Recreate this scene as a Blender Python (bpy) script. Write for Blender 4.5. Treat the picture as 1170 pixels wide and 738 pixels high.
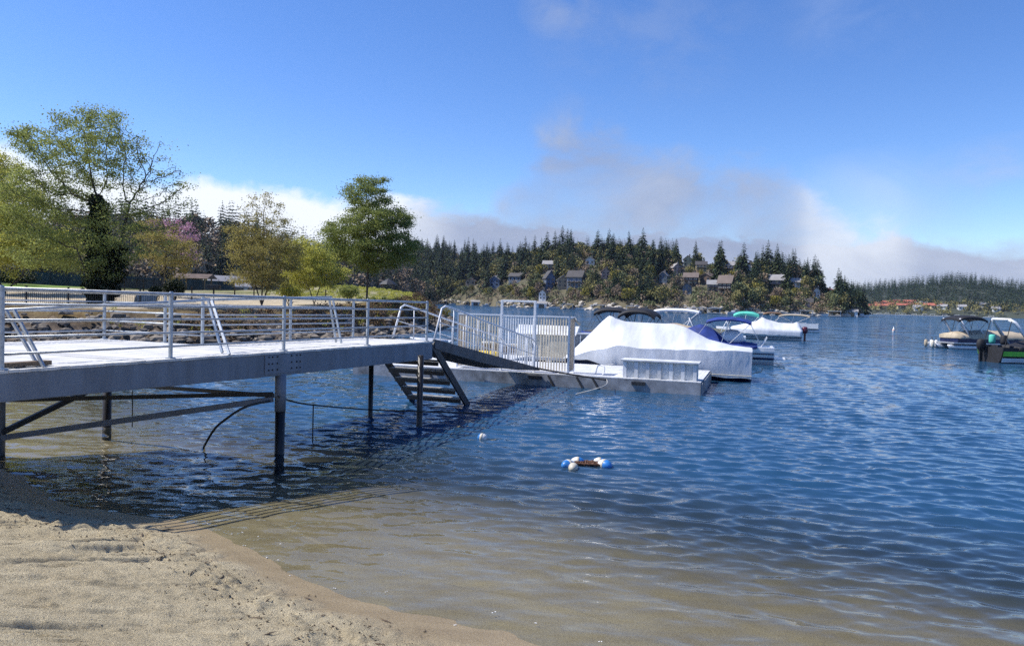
import bpy, math, random
import numpy as np
from mathutils import Vector, Matrix
R = math.radians
S = bpy.context.scene
COL = S.collection
for o in list(bpy.data.objects): bpy.data.objects.remove(o)

# ------------------------------------------------------------------ camera, light, exposure
EYE = np.array([0.0, 0.0, 3.1]); F_PX = 850.0; PITCH = R(1.55); ROLL = R(1.5)
_f = np.array([0, math.cos(PITCH), -math.sin(PITCH)]); _r0 = np.array([1.0, 0, 0]); _u0 = np.cross(_r0, _f)
_r = _r0*math.cos(ROLL) + _u0*math.sin(ROLL); _u = np.cross(_r, _f)
cam_d = bpy.data.cameras.new('camera'); cam = bpy.data.objects.new('camera', cam_d); COL.objects.link(cam)
cam_d.sensor_width = 36; cam_d.sensor_fit = 'HORIZONTAL'; cam_d.lens = 36*F_PX/1170
cam_d.clip_start = 0.1; cam_d.clip_end = 20000
cam.matrix_world = Matrix(((_r[0], _u[0], -_f[0], EYE[0]), (_r[1], _u[1], -_f[1], EYE[1]), (_r[2], _u[2], -_f[2], EYE[2]), (0, 0, 0, 1)))
S.camera = cam
S.view_settings.view_transform = 'Standard'; S.view_settings.look = 'None'
S.view_settings.exposure = 0.4; S.view_settings.gamma = 1.0
S.render.engine = 'CYCLES'
S.cycles.use_denoising = False
S.cycles.max_bounces = 8; S.cycles.transparent_max_bounces = 24; S.cycles.diffuse_bounces = 3
S.cycles.caustics_reflective = False; S.cycles.caustics_refractive = False
S.cycles.sample_clamp_indirect = 3.0; S.cycles.sample_clamp_direct = 8.0
SUN_EL = R(52); SUN_AZ = R(-85)                # azimuth clockwise from +Y
sun_dir = Vector((math.sin(SUN_AZ)*math.cos(SUN_EL), math.cos(SUN_AZ)*math.cos(SUN_EL), math.sin(SUN_EL)))
sd = bpy.data.lights.new('sun', 'SUN'); sd.energy = 4.6; sd.angle = R(0.5); sd.color = (1.0, 0.955, 0.88)
sun = bpy.data.objects.new('sun', sd); COL.objects.link(sun)
sun.rotation_euler = sun_dir.to_track_quat('Z', 'Y').to_euler(); sun.location = (-60, 30, 90)

def ray(px, py): return _f + _r*((px-585)/F_PX) + _u*((369-py)/F_PX)
def at_d(px, py, d): return EYE + ray(px, py)*d           # d: metres ahead of the viewer
def at_z(px, py, z):
    v = ray(px, py); return EYE + v*((z-EYE[2])/v[2])
def azel(px, py):
    v = ray(px, py); return math.atan2(v[0], v[1]), math.atan2(v[2], math.hypot(v[0], v[1]))

# ------------------------------------------------------------------ world
W = bpy.data.worlds.new('World'); S.world = W; W.use_nodes = True
nt = W.node_tree; nt.nodes.clear(); N = nt.nodes.new; LK = nt.links.new
def m_(op, a, b=None, c=None, t=None):
    t = t or nt; n = t.nodes.new('ShaderNodeMath'); n.operation = op
    for i, v in enumerate((a, b, c)):
        if v is None: continue
        if isinstance(v, (int, float)): n.inputs[i].default_value = v
        else: t.links.new(v, n.inputs[i])
    return n.outputs[0]
def curve(t_out, pts):
    n = N('ShaderNodeFloatCurve'); cv = n.mapping.curves[0]
    n.mapping.use_clip = False
    pts = sorted(pts)
    cv.points[0].location = pts[0]; cv.points[-1].location = pts[-1]
    for p in pts[1:-1]: cv.points.new(*p)
    for p in cv.points: p.handle_type = 'AUTO_CLAMPED'
    n.mapping.update(); LK(t_out, n.inputs['Value']); return n.outputs[0]
def smooth(x, lo, hi):
    n = N('ShaderNodeMapRange'); n.interpolation_type = 'SMOOTHSTEP'
    LK(x, n.inputs['Value']); n.inputs['From Min'].default_value = lo; n.inputs['From Max'].default_value = hi
    return n.outputs[0]
sky = N('ShaderNodeTexSky'); sky.sky_type = 'NISHITA'; sky.sun_disc = False
sky.sun_elevation = SUN_EL; sky.sun_rotation = SUN_AZ; sky.altitude = 1500; sky.air_density = 1.0; sky.dust_density = 0.3; sky.ozone_density = 3.0
hs = N('ShaderNodeHueSaturation'); hs.inputs['Saturation'].default_value = 1.22; hs.inputs['Hue'].default_value = 0.511; LK(sky.outputs[0], hs.inputs['Color'])
bg_sky = N('ShaderNodeBackground'); bg_sky.inputs['Strength'].default_value = 0.148; LK(hs.outputs[0], bg_sky.inputs['Color'])
tc = N('ShaderNodeTexCoord'); sep = N('ShaderNodeSeparateXYZ'); LK(tc.outputs['Generated'], sep.inputs[0])
X_, Y_, Z_ = sep.outputs
az = m_('ARCTAN2', X_, Y_); el = m_('ARCSINE', Z_)
T = m_('ADD', m_('MULTIPLY', az, 1/R(120)), 0.5)
def tp(px, py, k=1.0):
    a, e = azel(px, py); return (a/R(120)+0.5, e*k)
nz = N('ShaderNodeTexNoise'); nz.inputs['Scale'].default_value = 7; nz.inputs['Detail'].default_value = 9; nz.inputs['Roughness'].default_value = 0.6; nz.inputs['Distortion'].default_value = 0.25
mp = N('ShaderNodeMapping'); mp.inputs['Scale'].default_value = (1, 1, 1.7); LK(tc.outputs['Generated'], mp.inputs[0]); LK(mp.outputs[0], nz.inputs['Vector'])
nf = m_('SUBTRACT', nz.outputs[0], 0.5)
nz2 = N('ShaderNodeTexNoise'); nz2.inputs['Scale'].default_value = 3.1; nz2.inputs['Detail'].default_value = 7; nz2.inputs['Roughness'].default_value = 0.55; nz2.inputs['Distortion'].default_value = 0.6
LK(mp.outputs[0], nz2.inputs['Vector'])
# white bank low behind the park, from the left edge to the middle
top1 = curve(T, [(0, .12), tp(-250, 130), tp(0, 158), tp(60, 185), tp(200, 207), tp(265, 200), tp(330, 207), tp(380, 222), tp(460, 224), tp(520, 236), tp(600, 250), tp(700, 262), tp(800, 262), tp(960, 270), tp(1010, 268), tp(1090, 276), tp(1170, 286), (1, .08)])
d1 = smooth(m_('SUBTRACT', m_('ADD', top1, m_('MULTIPLY', nf, 0.095)), el), -0.004, 0.016)
# grey drifting cloud above the headland
top2 = curve(T, [(0, 0), tp(440, 330), tp(540, 262), tp(590, 190), tp(640, 140), tp(680, 132), tp(740, 160), tp(830, 182), tp(900, 192), tp(950, 225), tp(1010, 262), tp(1170, 260), (1, .05)])
d2 = m_('MULTIPLY', smooth(m_('SUBTRACT', m_('ADD', top2, m_('MULTIPLY', nf, 0.15)), el), -0.008, 0.048), 0.9)
# right-hand veil and thin high wisps
def blob(px, py, ra, re, amp, lo, hi, src):
    a, e = azel(px, py)
    da = m_('MULTIPLY', m_('SUBTRACT', az, a), 1/ra); de = m_('MULTIPLY', m_('SUBTRACT', el, e), 1/re)
    g = m_('SUBTRACT', 1.0, m_('ADD', m_('MULTIPLY', da, da), m_('MULTIPLY', de, de)))
    g = m_('MAXIMUM', g, 0.0)
    return m_('MULTIPLY', m_('MULTIPLY', g, smooth(src, lo, hi)), amp)
w1 = blob(735, 45, 0.16, 0.10, 0.2, 0.44, 0.68, nz.outputs[0])
w2 = blob(1080, 215, 0.22, 0.06, 0.3, 0.40, 0.66, nz2.outputs[0])
w3 = blob(980, 20, 0.12, 0.06, 0.14, 0.42, 0.7, nz.outputs[0])
w4 = blob(1160, 190, 0.10, 0.04, 0.4, 0.40, 0.66, nz.outputs[0])
w5 = blob(640, 10, 0.06, 0.04, 0.35, 0.42, 0.66, nz.outputs[0])
w6 = blob(660, 150, 0.07, 0.05, 0.3, 0.36, 0.62, nz.outputs[0])
d2 = m_('MULTIPLY', d2, m_('ADD', .42, m_('MULTIPLY', smooth(m_('ADD', m_('MULTIPLY', nz2.outputs[0], .65), m_('MULTIPLY', nz.outputs[0], .35)), .38, .56), .58)))
dens = m_('MAXIMUM', d1, d2)
for w in (w1, w2, w3, w4, w5, w6):
    dens = m_('SUBTRACT', 1.0, m_('MULTIPLY', m_('SUBTRACT', 1.0, dens), m_('SUBTRACT', 1.0, w)))
# colour: sunlit white on the left and on the rims, blue-grey body in the middle
white_amt = curve(T, [(0, .9), tp(0, 0)[:1]+(.95,), tp(300, 0)[:1]+(.95,), tp(400, 0)[:1]+(.85,), tp(500, 0)[:1]+(.42,), tp(570, 0)[:1]+(.08,), tp(650, 0)[:1]+(.05,), tp(880, 0)[:1]+(.05,), tp(940, 0)[:1]+(.42,), tp(1000, 0)[:1]+(.5,), tp(1080, 0)[:1]+(.18,), (1, .15)])
rim = m_('MULTIPLY', m_('SUBTRACT', 1.0, smooth(m_('SUBTRACT', m_('ADD', top1, m_('MULTIPLY', nf, 0.075)), el), 0.0, 0.11)), 0.5)
wa = m_('MINIMUM', m_('MAXIMUM', m_('ADD', m_('ADD', m_('MULTIPLY', white_amt, 0.8), m_('MULTIPLY', rim, white_amt)), m_('MULTIPLY', nf, m_('ADD', m_('MULTIPLY', white_amt, .9), .6))), 0.0), 1.0)
cm = N('ShaderNodeMix'); cm.data_type = 'RGBA'; LK(wa, cm.inputs['Factor'])
cm.inputs['A'].default_value = (0.255, 0.31, 0.455, 1); cm.inputs['B'].default_value = (0.74, 0.785, 0.86, 1)
bg_c = N('ShaderNodeBackground'); LK(cm.outputs['Result'], bg_c.inputs['Color']); bg_c.inputs['Strength'].default_value = 1.0
mx = N('ShaderNodeMixShader'); LK(dens, mx.inputs[0]); LK(bg_sky.outputs[0], mx.inputs[1]); LK(bg_c.outputs[0], mx.inputs[2])
wo = N('ShaderNodeOutputWorld'); LK(mx.outputs[0], wo.inputs['Surface'])

# ------------------------------------------------------------------ object helpers
def tag(o, label=None, cat=None, group=None, kind=None):
    if label: o['label'] = label
    if cat: o['category'] = cat
    if group: o['group'] = group
    if kind: o['kind'] = kind
    return o
def thing(name, label, cat, loc=(0, 0, 0), rz=0.0, group=None):
    o = bpy.data.objects.new(name, None); COL.objects.link(o); o.empty_display_size = 0.2
    o.location = tuple(float(v) for v in loc); o.rotation_euler = (0, 0, rz)
    return tag(o, label, cat, group)
def base_of(o):
    p = Vector((0, 0, 0))
    while o is not None: p += o.location; o = o.parent
    return p
class MB:
    """collects polygons in one mesh"""
    def __init__(s): s.v = []; s.f = []; s.m = []; s.mi = 0
    def add(s, vs, fs):
        k = len(s.v); s.v.extend([tuple(map(float, p)) for p in vs]); s.f.extend([tuple(i+k for i in f) for f in fs]); s.m.extend([s.mi]*len(fs)); return s
    def box(s, c, size, ax=None, az=None):
        c = Vector(c); x, y, z = ax if ax else (Vector((1, 0, 0)), Vector((0, 1, 0)), Vector((0, 0, 1)))
        hx, hy, hz = [q/2 for q in size]
        vs = [c + x*(i*hx) + y*(j*hy) + z*(k*hz) for k in (-1, 1) for j in (-1, 1) for i in (-1, 1)]
        return s.add(vs, [(0, 2, 3, 1), (4, 5, 7, 6), (0, 1, 5, 4), (2, 6, 7, 3), (0, 4, 6, 2), (1, 3, 7, 5)])
    def bar(s, a, b, w, h, up=(0, 0, 1)):
        a = Vector(a); b = Vector(b); d = (b-a); L = d.length
        if L < 1e-6: return s
        d /= L; u = Vector(up)
        if abs(d.dot(u)) > 0.98: u = Vector((1, 0, 0))
        sd_ = d.cross(u).normalized(); uu = sd_.cross(d).normalized()
        return s.box((a+b)/2, (L, w, h), (d, sd_, uu))
    def tube(s, path, r, n=8, cap=True):
        P = [Vector(p) for p in path]; rs = r if isinstance(r, (list, tuple)) else [r]*len(P)
        rings = []; prev = None
        for i, p in enumerate(P):
            d = (P[min(i+1, len(P)-1)] - P[max(i-1, 0)]).normalized()
            if prev is None:
                u = Vector((0, 0, 1)) if abs(d.z) < 0.9 else Vector((1, 0, 0))
                sx = d.cross(u).normalized()
            else: sx = (prev - d*prev.dot(d)).normalized()
            prev = sx; sy = d.cross(sx)
            rings.append([p + sx*(rs[i]*math.cos(2*math.pi*k/n)) + sy*(rs[i]*math.sin(2*math.pi*k/n)) for k in range(n)])
        vs = [q for rg in rings for q in rg]; fs = []
        for i in range(len(P)-1):
            for k in range(n): fs.append((i*n+k, i*n+(k+1) % n, (i+1)*n+(k+1) % n, (i+1)*n+k))
        if cap: fs.append(tuple(range(n-1, -1, -1))); fs.append(tuple((len(P)-1)*n+k for k in range(n)))
        return s.add(vs, fs)
    def loft(s, rings, close=False, caps=(False, False)):
        n = len(rings[0]); vs = [q for rg in rings for q in rg]; fs = []
        for i in range(len(rings)-1):
            for k in range(n if close else n-1): fs.append((i*n+k, i*n+(k+1) % n, (i+1)*n+(k+1) % n, (i+1)*n+k))
        if caps[0]: fs.append(tuple(range(n-1, -1, -1)))
        if caps[1]: fs.append(tuple((len(rings)-1)*n+k for k in range(n)))
        return s.add(vs, fs)
    def lathe(s, c, prof, n=14, ax=None):
        c = Vector(c); x, y, z = ax if ax else (Vector((1, 0, 0)), Vector((0, 1, 0)), Vector((0, 0, 1)))
        rings = [[c + x*(r*math.cos(2*math.pi*k/n)) + y*(r*math.sin(2*math.pi*k/n)) + z*h for k in range(n)] for r, h in prof]
        return s.loft(rings, close=True, caps=(True, True))
    def quad(s, a, b, c, d): return s.add([a, b, c, d], [(0, 1, 2, 3)])
    def build(s, name, mats, parent=None, local=False, smooth=False, label=None, bevel=0):
        me = bpy.data.meshes.new(name); off = Vector((0, 0, 0)) if (local or parent is None) else base_of(parent)
        me.from_pydata([(v[0]-off.x, v[1]-off.y, v[2]-off.z) for v in s.v], [], s.f)
        mats = mats if isinstance(mats, (list, tuple)) else [mats]
        for m in mats: me.materials.append(m)
        if any(s.m): me.polygons.foreach_set('material_index', s.m)
        if smooth: me.polygons.foreach_set('use_smooth', [True]*len(me.polygons))
        me.update(); o = bpy.data.objects.new(name, me); COL.objects.link(o)
        if parent is not None: o.parent = parent
        if bevel:
            b = o.modifiers.new('bevel', 'BEVEL'); b.width = bevel; b.segments = 2; b.limit_method = 'ANGLE'; b.angle_limit = R(40)
        if label: o['label'] = label
        return o
def np_mesh(name, verts, faces, mat, parent=None, smooth=True, attrs=None):
    """verts (n,3) array, faces (m,k) array"""
    verts = np.asarray(verts, np.float32); faces = np.asarray(faces, np.int32); m, k = faces.shape
    me = bpy.data.meshes.new(name); me.vertices.add(len(verts)); me.vertices.foreach_set('co', verts.ravel())
    me.loops.add(m*k); me.loops.foreach_set('vertex_index', faces.ravel())
    me.polygons.add(m); me.polygons.foreach_set('loop_start', np.arange(0, m*k, k, dtype=np.int32))
    me.polygons.foreach_set('use_smooth', np.full(m, smooth, dtype=bool))
    for mm in (mat if isinstance(mat, (list, tuple)) else [mat]): me.materials.append(mm)
    me.update(calc_edges=True); me.validate()
    for nm, arr in (attrs or {}).items():
        a = me.attributes.new(nm, 'FLOAT', 'POINT'); a.data.foreach_set('value', np.asarray(arr, np.float32))
    o = bpy.data.objects.new(name, me); COL.objects.link(o)
    if parent is not None: o.parent = parent
    return o
def grid_faces(nr, nc):
    i = np.arange(nr-1)[:, None]*nc + np.arange(nc-1)[None, :]; i = i.ravel()
    return np.stack([i, i+1, i+nc+1, i+nc], 1)

# ------------------------------------------------------------------ numpy noise
def vnoise(x, y, seed=0):
    xi = np.floor(x).astype(np.int64); yi = np.floor(y).astype(np.int64); xf = x-xi; yf = y-yi
    u = xf*xf*(3-2*xf); v = yf*yf*(3-2*yf)
    def h(a, b):
        n = (a*374761393 + b*668265263 + seed*974634541) & 0x7fffffff
        n = ((n ^ (n >> 13))*1274126177) & 0x7fffffff; n = n ^ (n >> 16)
        return (n & 0xffff)/65535.0
    return (h(xi, yi)*(1-u)+h(xi+1, yi)*u)*(1-v) + (h(xi, yi+1)*(1-u)+h(xi+1, yi+1)*u)*v
def fbm(x, y, oct=4, seed=0):
    t = 0; a = 0.5; tot = 0
    for k in range(oct): t = t + a*vnoise(x*2**k, y*2**k, seed+k*17); tot += a; a *= 0.5
    return t/tot - 0.5
def sst(a, b, x): t = np.clip((x-a)/(b-a), 0, 1); return t*t*(3-2*t)

# ------------------------------------------------------------------ materials
def M(name, col, rough=0.6, metal=0.0, var=0.12, scale=6.0, bump=0.0, bscale=40.0, stretch=None, col2=None, detail=5, spec=0.5, islandvar=0, trans=0, objvar=0):
    m = bpy.data.materials.new(name); m.use_nodes = True; t = m.node_tree; b = t.nodes['Principled BSDF']
    b.inputs['Roughness'].default_value = rough; b.inputs['Metallic'].default_value = metal
    b.inputs['Specular IOR Level'].default_value = spec
    tcn = t.nodes.new('ShaderNodeTexCoord'); vec = tcn.outputs['Object']
    if stretch:
        mpn = t.nodes.new('ShaderNodeMapping'); mpn.inputs['Scale'].default_value = stretch; t.links.new(vec, mpn.inputs[0]); vec = mpn.outputs[0]
    nn = t.nodes.new('ShaderNodeTexNoise'); nn.inputs['Scale'].default_value = scale; nn.inputs['Detail'].default_value = detail; nn.inputs['Roughness'].default_value = 0.6
    t.links.new(vec, nn.inputs['Vector'])
    mix = t.nodes.new('ShaderNodeMix'); mix.data_type = 'RGBA'
    c2 = col2 or tuple(max(0, c*(1-var*2.2)) for c in col); c1 = col if col2 else tuple(min(1, c*(1+var)) for c in col)
    mix.inputs['A'].default_value = (*c2, 1); mix.inputs['B'].default_value = (*c1, 1)
    mr = t.nodes.new('ShaderNodeMapRange'); mr.inputs['From Min'].default_value = 0.32; mr.inputs['From Max'].default_value = 0.68
    t.links.new(nn.outputs[0], mr.inputs['Value'])
    fac = mr.outputs[0]
    if islandvar or objvar:
        src = t.nodes.new('ShaderNodeNewGeometry').outputs['Random Per Island'] if islandvar else t.nodes.new('ShaderNodeObjectInfo').outputs['Random']
        k = islandvar or objvar
        fac = m_('ADD', m_('MULTIPLY', fac, 1-k, t=t), m_('MULTIPLY', src, k, t=t), t=t)
    t.links.new(fac, mix.inputs['Factor']); t.links.new(mix.outputs['Result'], b.inputs['Base Color'])
    if bump:
        n2 = t.nodes.new('ShaderNodeTexNoise'); n2.inputs['Scale'].default_value = bscale; n2.inputs['Detail'].default_value = 4; t.links.new(vec, n2.inputs['Vector'])
        bp = t.nodes.new('ShaderNodeBump'); bp.inputs['Strength'].default_value = bump; bp.inputs['Distance'].default_value = 0.02
        t.links.new(n2.outputs[0], bp.inputs['Height']); t.links.new(bp.outputs[0], b.inputs['Normal'])
    if trans:
        tr = t.nodes.new('ShaderNodeBsdfTranslucent'); t.links.new(mix.outputs['Result'], tr.inputs['Color'])
        ms = t.nodes.new('ShaderNodeMixShader'); ms.inputs[0].default_value = trans
        t.links.new(b.outputs[0], ms.inputs[1]); t.links.new(tr.outputs[0], ms.inputs[2]); t.links.new(ms.outputs[0], t.nodes['Material Output'].inputs['Surface'])
    return m
m_galv = M('galvanised_steel', (0.44, 0.47, 0.50), 0.42, 0.35, 0.14, 9, 0.05, 30)
m_beam = M('grey_beam_paint', (0.20, 0.23, 0.275), 0.6, 0.0, 0.2, 2.4, 0.10, 12, stretch=(1.6, 1.6, .3), col2=(.14, .155, .18), detail=7)
m_deck = M('deck_boards', (0.66, 0.65, 0.62), 0.8, 0, 0.16, 3.0, 0.3, 30, islandvar=0.45)
m_dark = M('dark_steel', (0.028, 0.03, 0.034), 0.6, 0.0, 0.3, 6, 0.1, 30)
m_pile = M('wet_pile', (0.030, 0.022, 0.017), 0.45, 0, 0.4, 5, 0.3, 25, stretch=(1, 1, .3), col2=(.006, .006, .006))
m_brown = M('weathered_plank', (0.20, 0.14, 0.09), 0.8, 0, 0.3, 5, 0.2, 30, stretch=(1, 8, 8))
m_dock = M('dock_white_boards', (0.64, 0.65, 0.66), 0.75, 0, 0.12, 2.0, 0.1, 20)
m_tread = M('worn_tread', (0.30, 0.29, 0.27), 0.6, 0, 0.3, 4)
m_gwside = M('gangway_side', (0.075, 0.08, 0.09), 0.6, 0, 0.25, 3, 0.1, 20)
m_dockside = M('dock_side_paint', (0.30, 0.31, 0.325), 0.7, 0, 0.3, 1.6, 0.1, 20)
m_white = M('white_paint', (0.78, 0.78, 0.78), 0.45, 0, 0.05, 3)
m_gel = M('white_gelcoat', (0.72, 0.73, 0.74), 0.25, 0, 0.05, 2)
m_wrap = M('shrink_wrap', (0.70, 0.715, 0.745), 0.42, 0, 0.09, 1.5, 0.9, 2.6, stretch=(1.0, 0.45, 0.45))
m_canvas = M('white_canvas', (0.70, 0.71, 0.74), 0.7, 0, 0.08, 2, 0.4, 4)
m_blue = M('blue_canvas', (0.016, 0.045, 0.24), 0.75, 0, 0.25, 2, 0.4, 4)
m_black = M('black_canvas', (0.013, 0.013, 0.016), 0.7, 0, 0.2, 3, 0.2, 8)
m_mesh = M('grey_mesh_cover', (0.075, 0.08, 0.085), 0.8, 0, 0.25, 4, 0.3, 8)
m_tan = M('tan_canvas', (0.46, 0.38, 0.27), 0.8, 0, 0.12, 2, 0.35, 5)
m_brownc = M('brown_canvas', (0.22, 0.13, 0.07), 0.8, 0, 0.2, 1)
m_teal = M('teal_canvas', (0.10, 0.55, 0.42), 0.7, 0, 0.12, 2)
m_olive = M('olive_cover', (0.17, 0.17, 0.12), 0.8, 0, 0.2, 2)
m_orange = M('orange_vinyl', (0.75, 0.13, 0.02), 0.5, 0, 0.1, 4)
m_yellow = M('yellow_plastic', (0.75, 0.53, 0.04), 0.4, 0, 0.1, 4)
m_boxpanel = M('grey_white_panels', (0.62, 0.63, 0.62), 0.6, 0, 0.15, 3)
m_picket = M('picket_cream', (0.88, 0.73, 0.52), 0.6, 0, 0.12, 3)
m_cream = M('cream_plastic', (0.62, 0.57, 0.46), 0.5, 0, 0.12, 3)
m_tanwood = M('tan_boards', (0.56, 0.43, 0.29), 0.75, 0, 0.15, 3, 0.1, 20, stretch=(5, 5, 1))
m_lime = M('lime_gelcoat', (0.22, 0.62, 0.07), 0.3, 0, 0.1, 2)
m_alu = M('brushed_aluminium', (0.62, 0.63, 0.64), 0.35, 0.6, 0.1, 5)
m_navy = M('navy_gelcoat', (0.012, 0.02, 0.07), 0.3, 0, 0.2, 2)
m_glass = M('smoked_windscreen', (0.04, 0.05, 0.06), 0.1, 0, 0.1, 2)
m_rope = M('rope', (0.05, 0.045, 0.035), 0.9, 0, 0.3, 30)
m_wrope = M('pale_rope', (0.5, 0.5, 0.48), 0.9, 0, 0.2, 30)
m_bfloat = M('blue_float', (0.03, 0.20, 0.55), 0.4, 0, 0.15, 5)
m_wfloat = M('white_float', (0.74, 0.74, 0.72), 0.45, 0, 0.1, 5)
m_bark = M('bark', (0.085, 0.068, 0.055), 0.9, 0, 0.35, 5, 0.6, 12, stretch=(1, 1, .3))
m_stone = M('pale_stone', (0.42, 0.40, 0.37), 0.9, 0, 0.2, 3, 0.4, 10, islandvar=0.4)
m_iron = M('black_iron', (0.012, 0.012, 0.013), 0.6, 0, 0.2, 5)
def leafmat(name, c1, c2, tr=0.35): return M(name, c1, 0.65, 0, 0.1, 0.6, col2=c2, islandvar=0.55, trans=tr, spec=0.25)
m_leaf_big = leafmat('leaf_spring_green', (0.42, 0.46, 0.13), (0.13, 0.16, 0.05), .5)
m_leaf_yel = leafmat('leaf_yellow_green', (0.60, 0.57, 0.12), (0.33, 0.34, 0.08), 0.5)
m_leaf_dense = leafmat('leaf_dense_green', (0.36, 0.39, 0.10), (0.11, 0.15, 0.045), .48)
m_leaf_brown = leafmat('leaf_olive_bud', (0.44, 0.385, 0.12), (0.22, 0.185, 0.065), .48)
m_leaf_pink = leafmat('blossom_pink', (0.72, 0.42, 0.55), (0.45, 0.24, 0.34), 0.3)
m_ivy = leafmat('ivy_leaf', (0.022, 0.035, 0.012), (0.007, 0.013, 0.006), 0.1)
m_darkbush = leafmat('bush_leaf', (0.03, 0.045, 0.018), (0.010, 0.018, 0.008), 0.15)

# ------------------------------------------------------------------ coast and terrain
COAST = np.array([(60, -36), (14, -3.3), (0.1, 6.7), (-2.2, 8.25), (-4.6, 9.95), (-6.2, 10.9), (-8.6, 12.5), (-13, 16.4), (-20, 24), (-28, 31), (-34, 36), (-35, 40), (-30, 43), (-22, 46), (-16, 51), (-11.5, 58),
                  (-9, 68), (-8, 80), (-8, 95), (-9.2, 110), (-14, 122), (-40, 150), (-120, 260), (-300, 430)], float)
POLY = np.vstack([COAST, [(-900, 430), (-900, -36)]])
def coast_s(x, y):
    """signed metres inland of the waterline"""
    best = np.full(x.shape, 1e9)
    for (ax, ay), (bx, by) in zip(COAST[:-1], COAST[1:]):
        dx, dy = bx-ax, by-ay; t = np.clip(((x-ax)*dx+(y-ay)*dy)/(dx*dx+dy*dy), 0, 1)
        best = np.minimum(best, np.hypot(x-ax-t*dx, y-ay-t*dy))
    ins = np.zeros(x.shape, bool); n = len(POLY); j = n-1
    for i in range(n):
        xi, yi = POLY[i]; xj, yj = POLY[j]
        c = ((yi > y) != (yj > y)) & (x < (xj-xi)*(y-yi)/((yj-yi) if yj != yi else 1e-9)+xi)
        ins ^= c; j = i
    return np.where(ins, best, -best)
def bed_z(s): return np.maximum(-6.0, 0.085*s - 0.0045*s*s)
def beach_z(s): return np.where(s > 0, np.minimum(np.where(s < 5.5, 0.13*s+0.0285*s*s, 1.577+0.12*(s-5.5)), 2.0), bed_z(s))
def park_z(s, y):
    h0 = 2.0 + 0.75*sst(55, 80, y)
    return np.where(s > 0, h0*sst(0, 5.5, s)+0.022*np.clip(s-5, 0, 130), np.maximum(-6.0, 0.4*s))
def axis(*segs):
    out = []
    for a, b, st in segs: out.extend(np.arange(a, b-1e-6, st))
    return np.array(out+[segs[-1][1]])
# the sandy beach and the lake bed that slopes away from it
gx = axis((-80, -30, 4), (-30, -12, 1), (-12, -9, .2), (-9, 3.2, .022), (3.2, 6, .2), (6, 20, 1), (20, 90, 5))
gy = axis((-34, -2, 4), (-2, 3, .5), (3, 14.2, .022), (14.2, 17, .2), (17, 37.01, 1))
XX, YY = np.meshgrid(gx, gy); s_ = coast_s(XX, YY) + 0.22*np.sin(XX*1.3+.6)*np.exp(-((YY-9)/6)**2) + 0.25*fbm(XX*.7, YY*.7, 3, 5)
zb = beach_z(s_)
dry = sst(0.25, 1.0, s_); near = np.exp(-((XX+3)/9)**2)*sst(2.9, 3.6, YY)
ca, sa = math.cos(R(46)), math.sin(R(46)); ux = XX*ca+YY*sa; uy = -XX*sa+YY*ca
rake = (fbm(ux*.35, uy*3.2, 3, 11)*.085 + np.minimum(0, fbm(ux*.7, uy*6.5, 2, 91)+.10)*.27)
lump = fbm(XX*1.6, YY*1.6, 3, 3)*.055 + fbm(XX*8, YY*8, 3, 7)*.032 + fbm(XX*16, YY*16, 2, 71)*.022 + np.maximum(0, fbm(XX*15, YY*15, 2, 23)-.15)*.07*sst(.35, .7, vnoise(XX*.9, YY*.9, 88))
wrack = np.exp(-((s_-0.95)/.35)**2)*np.maximum(0, fbm(XX*6, YY*6, 3, 31)+.12)*.14
track = np.exp(-((YY-5.12-.10*(XX+3))/.13)**4)*np.sign(np.sin(XX*46+3*np.abs(YY-5.12-.10*(XX+3))*20))*np.maximum(0, vnoise(XX*1.6, YY*2, 9)-.25)*.022*np.exp(-((XX+2.7)/.95)**4)
zb = zb + near*(dry*(rake+lump*(.55+.9*vnoise(XX*.6, YY*.6, 77))+track) + wrack*1.0) + (1-dry)*near*fbm(XX*1.2, YY*3, 3, 41)*.016 + np.where(s_ < -1, fbm(XX*.5, YY*.5, 3, 55)*.10, 0)
V = np.stack([XX.ravel(), YY.ravel(), zb.ravel()], 1); V_beach, S_beach = zb, s_
m_sand = bpy.data.materials.new('sand'); m_sand.use_nodes = True
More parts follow.
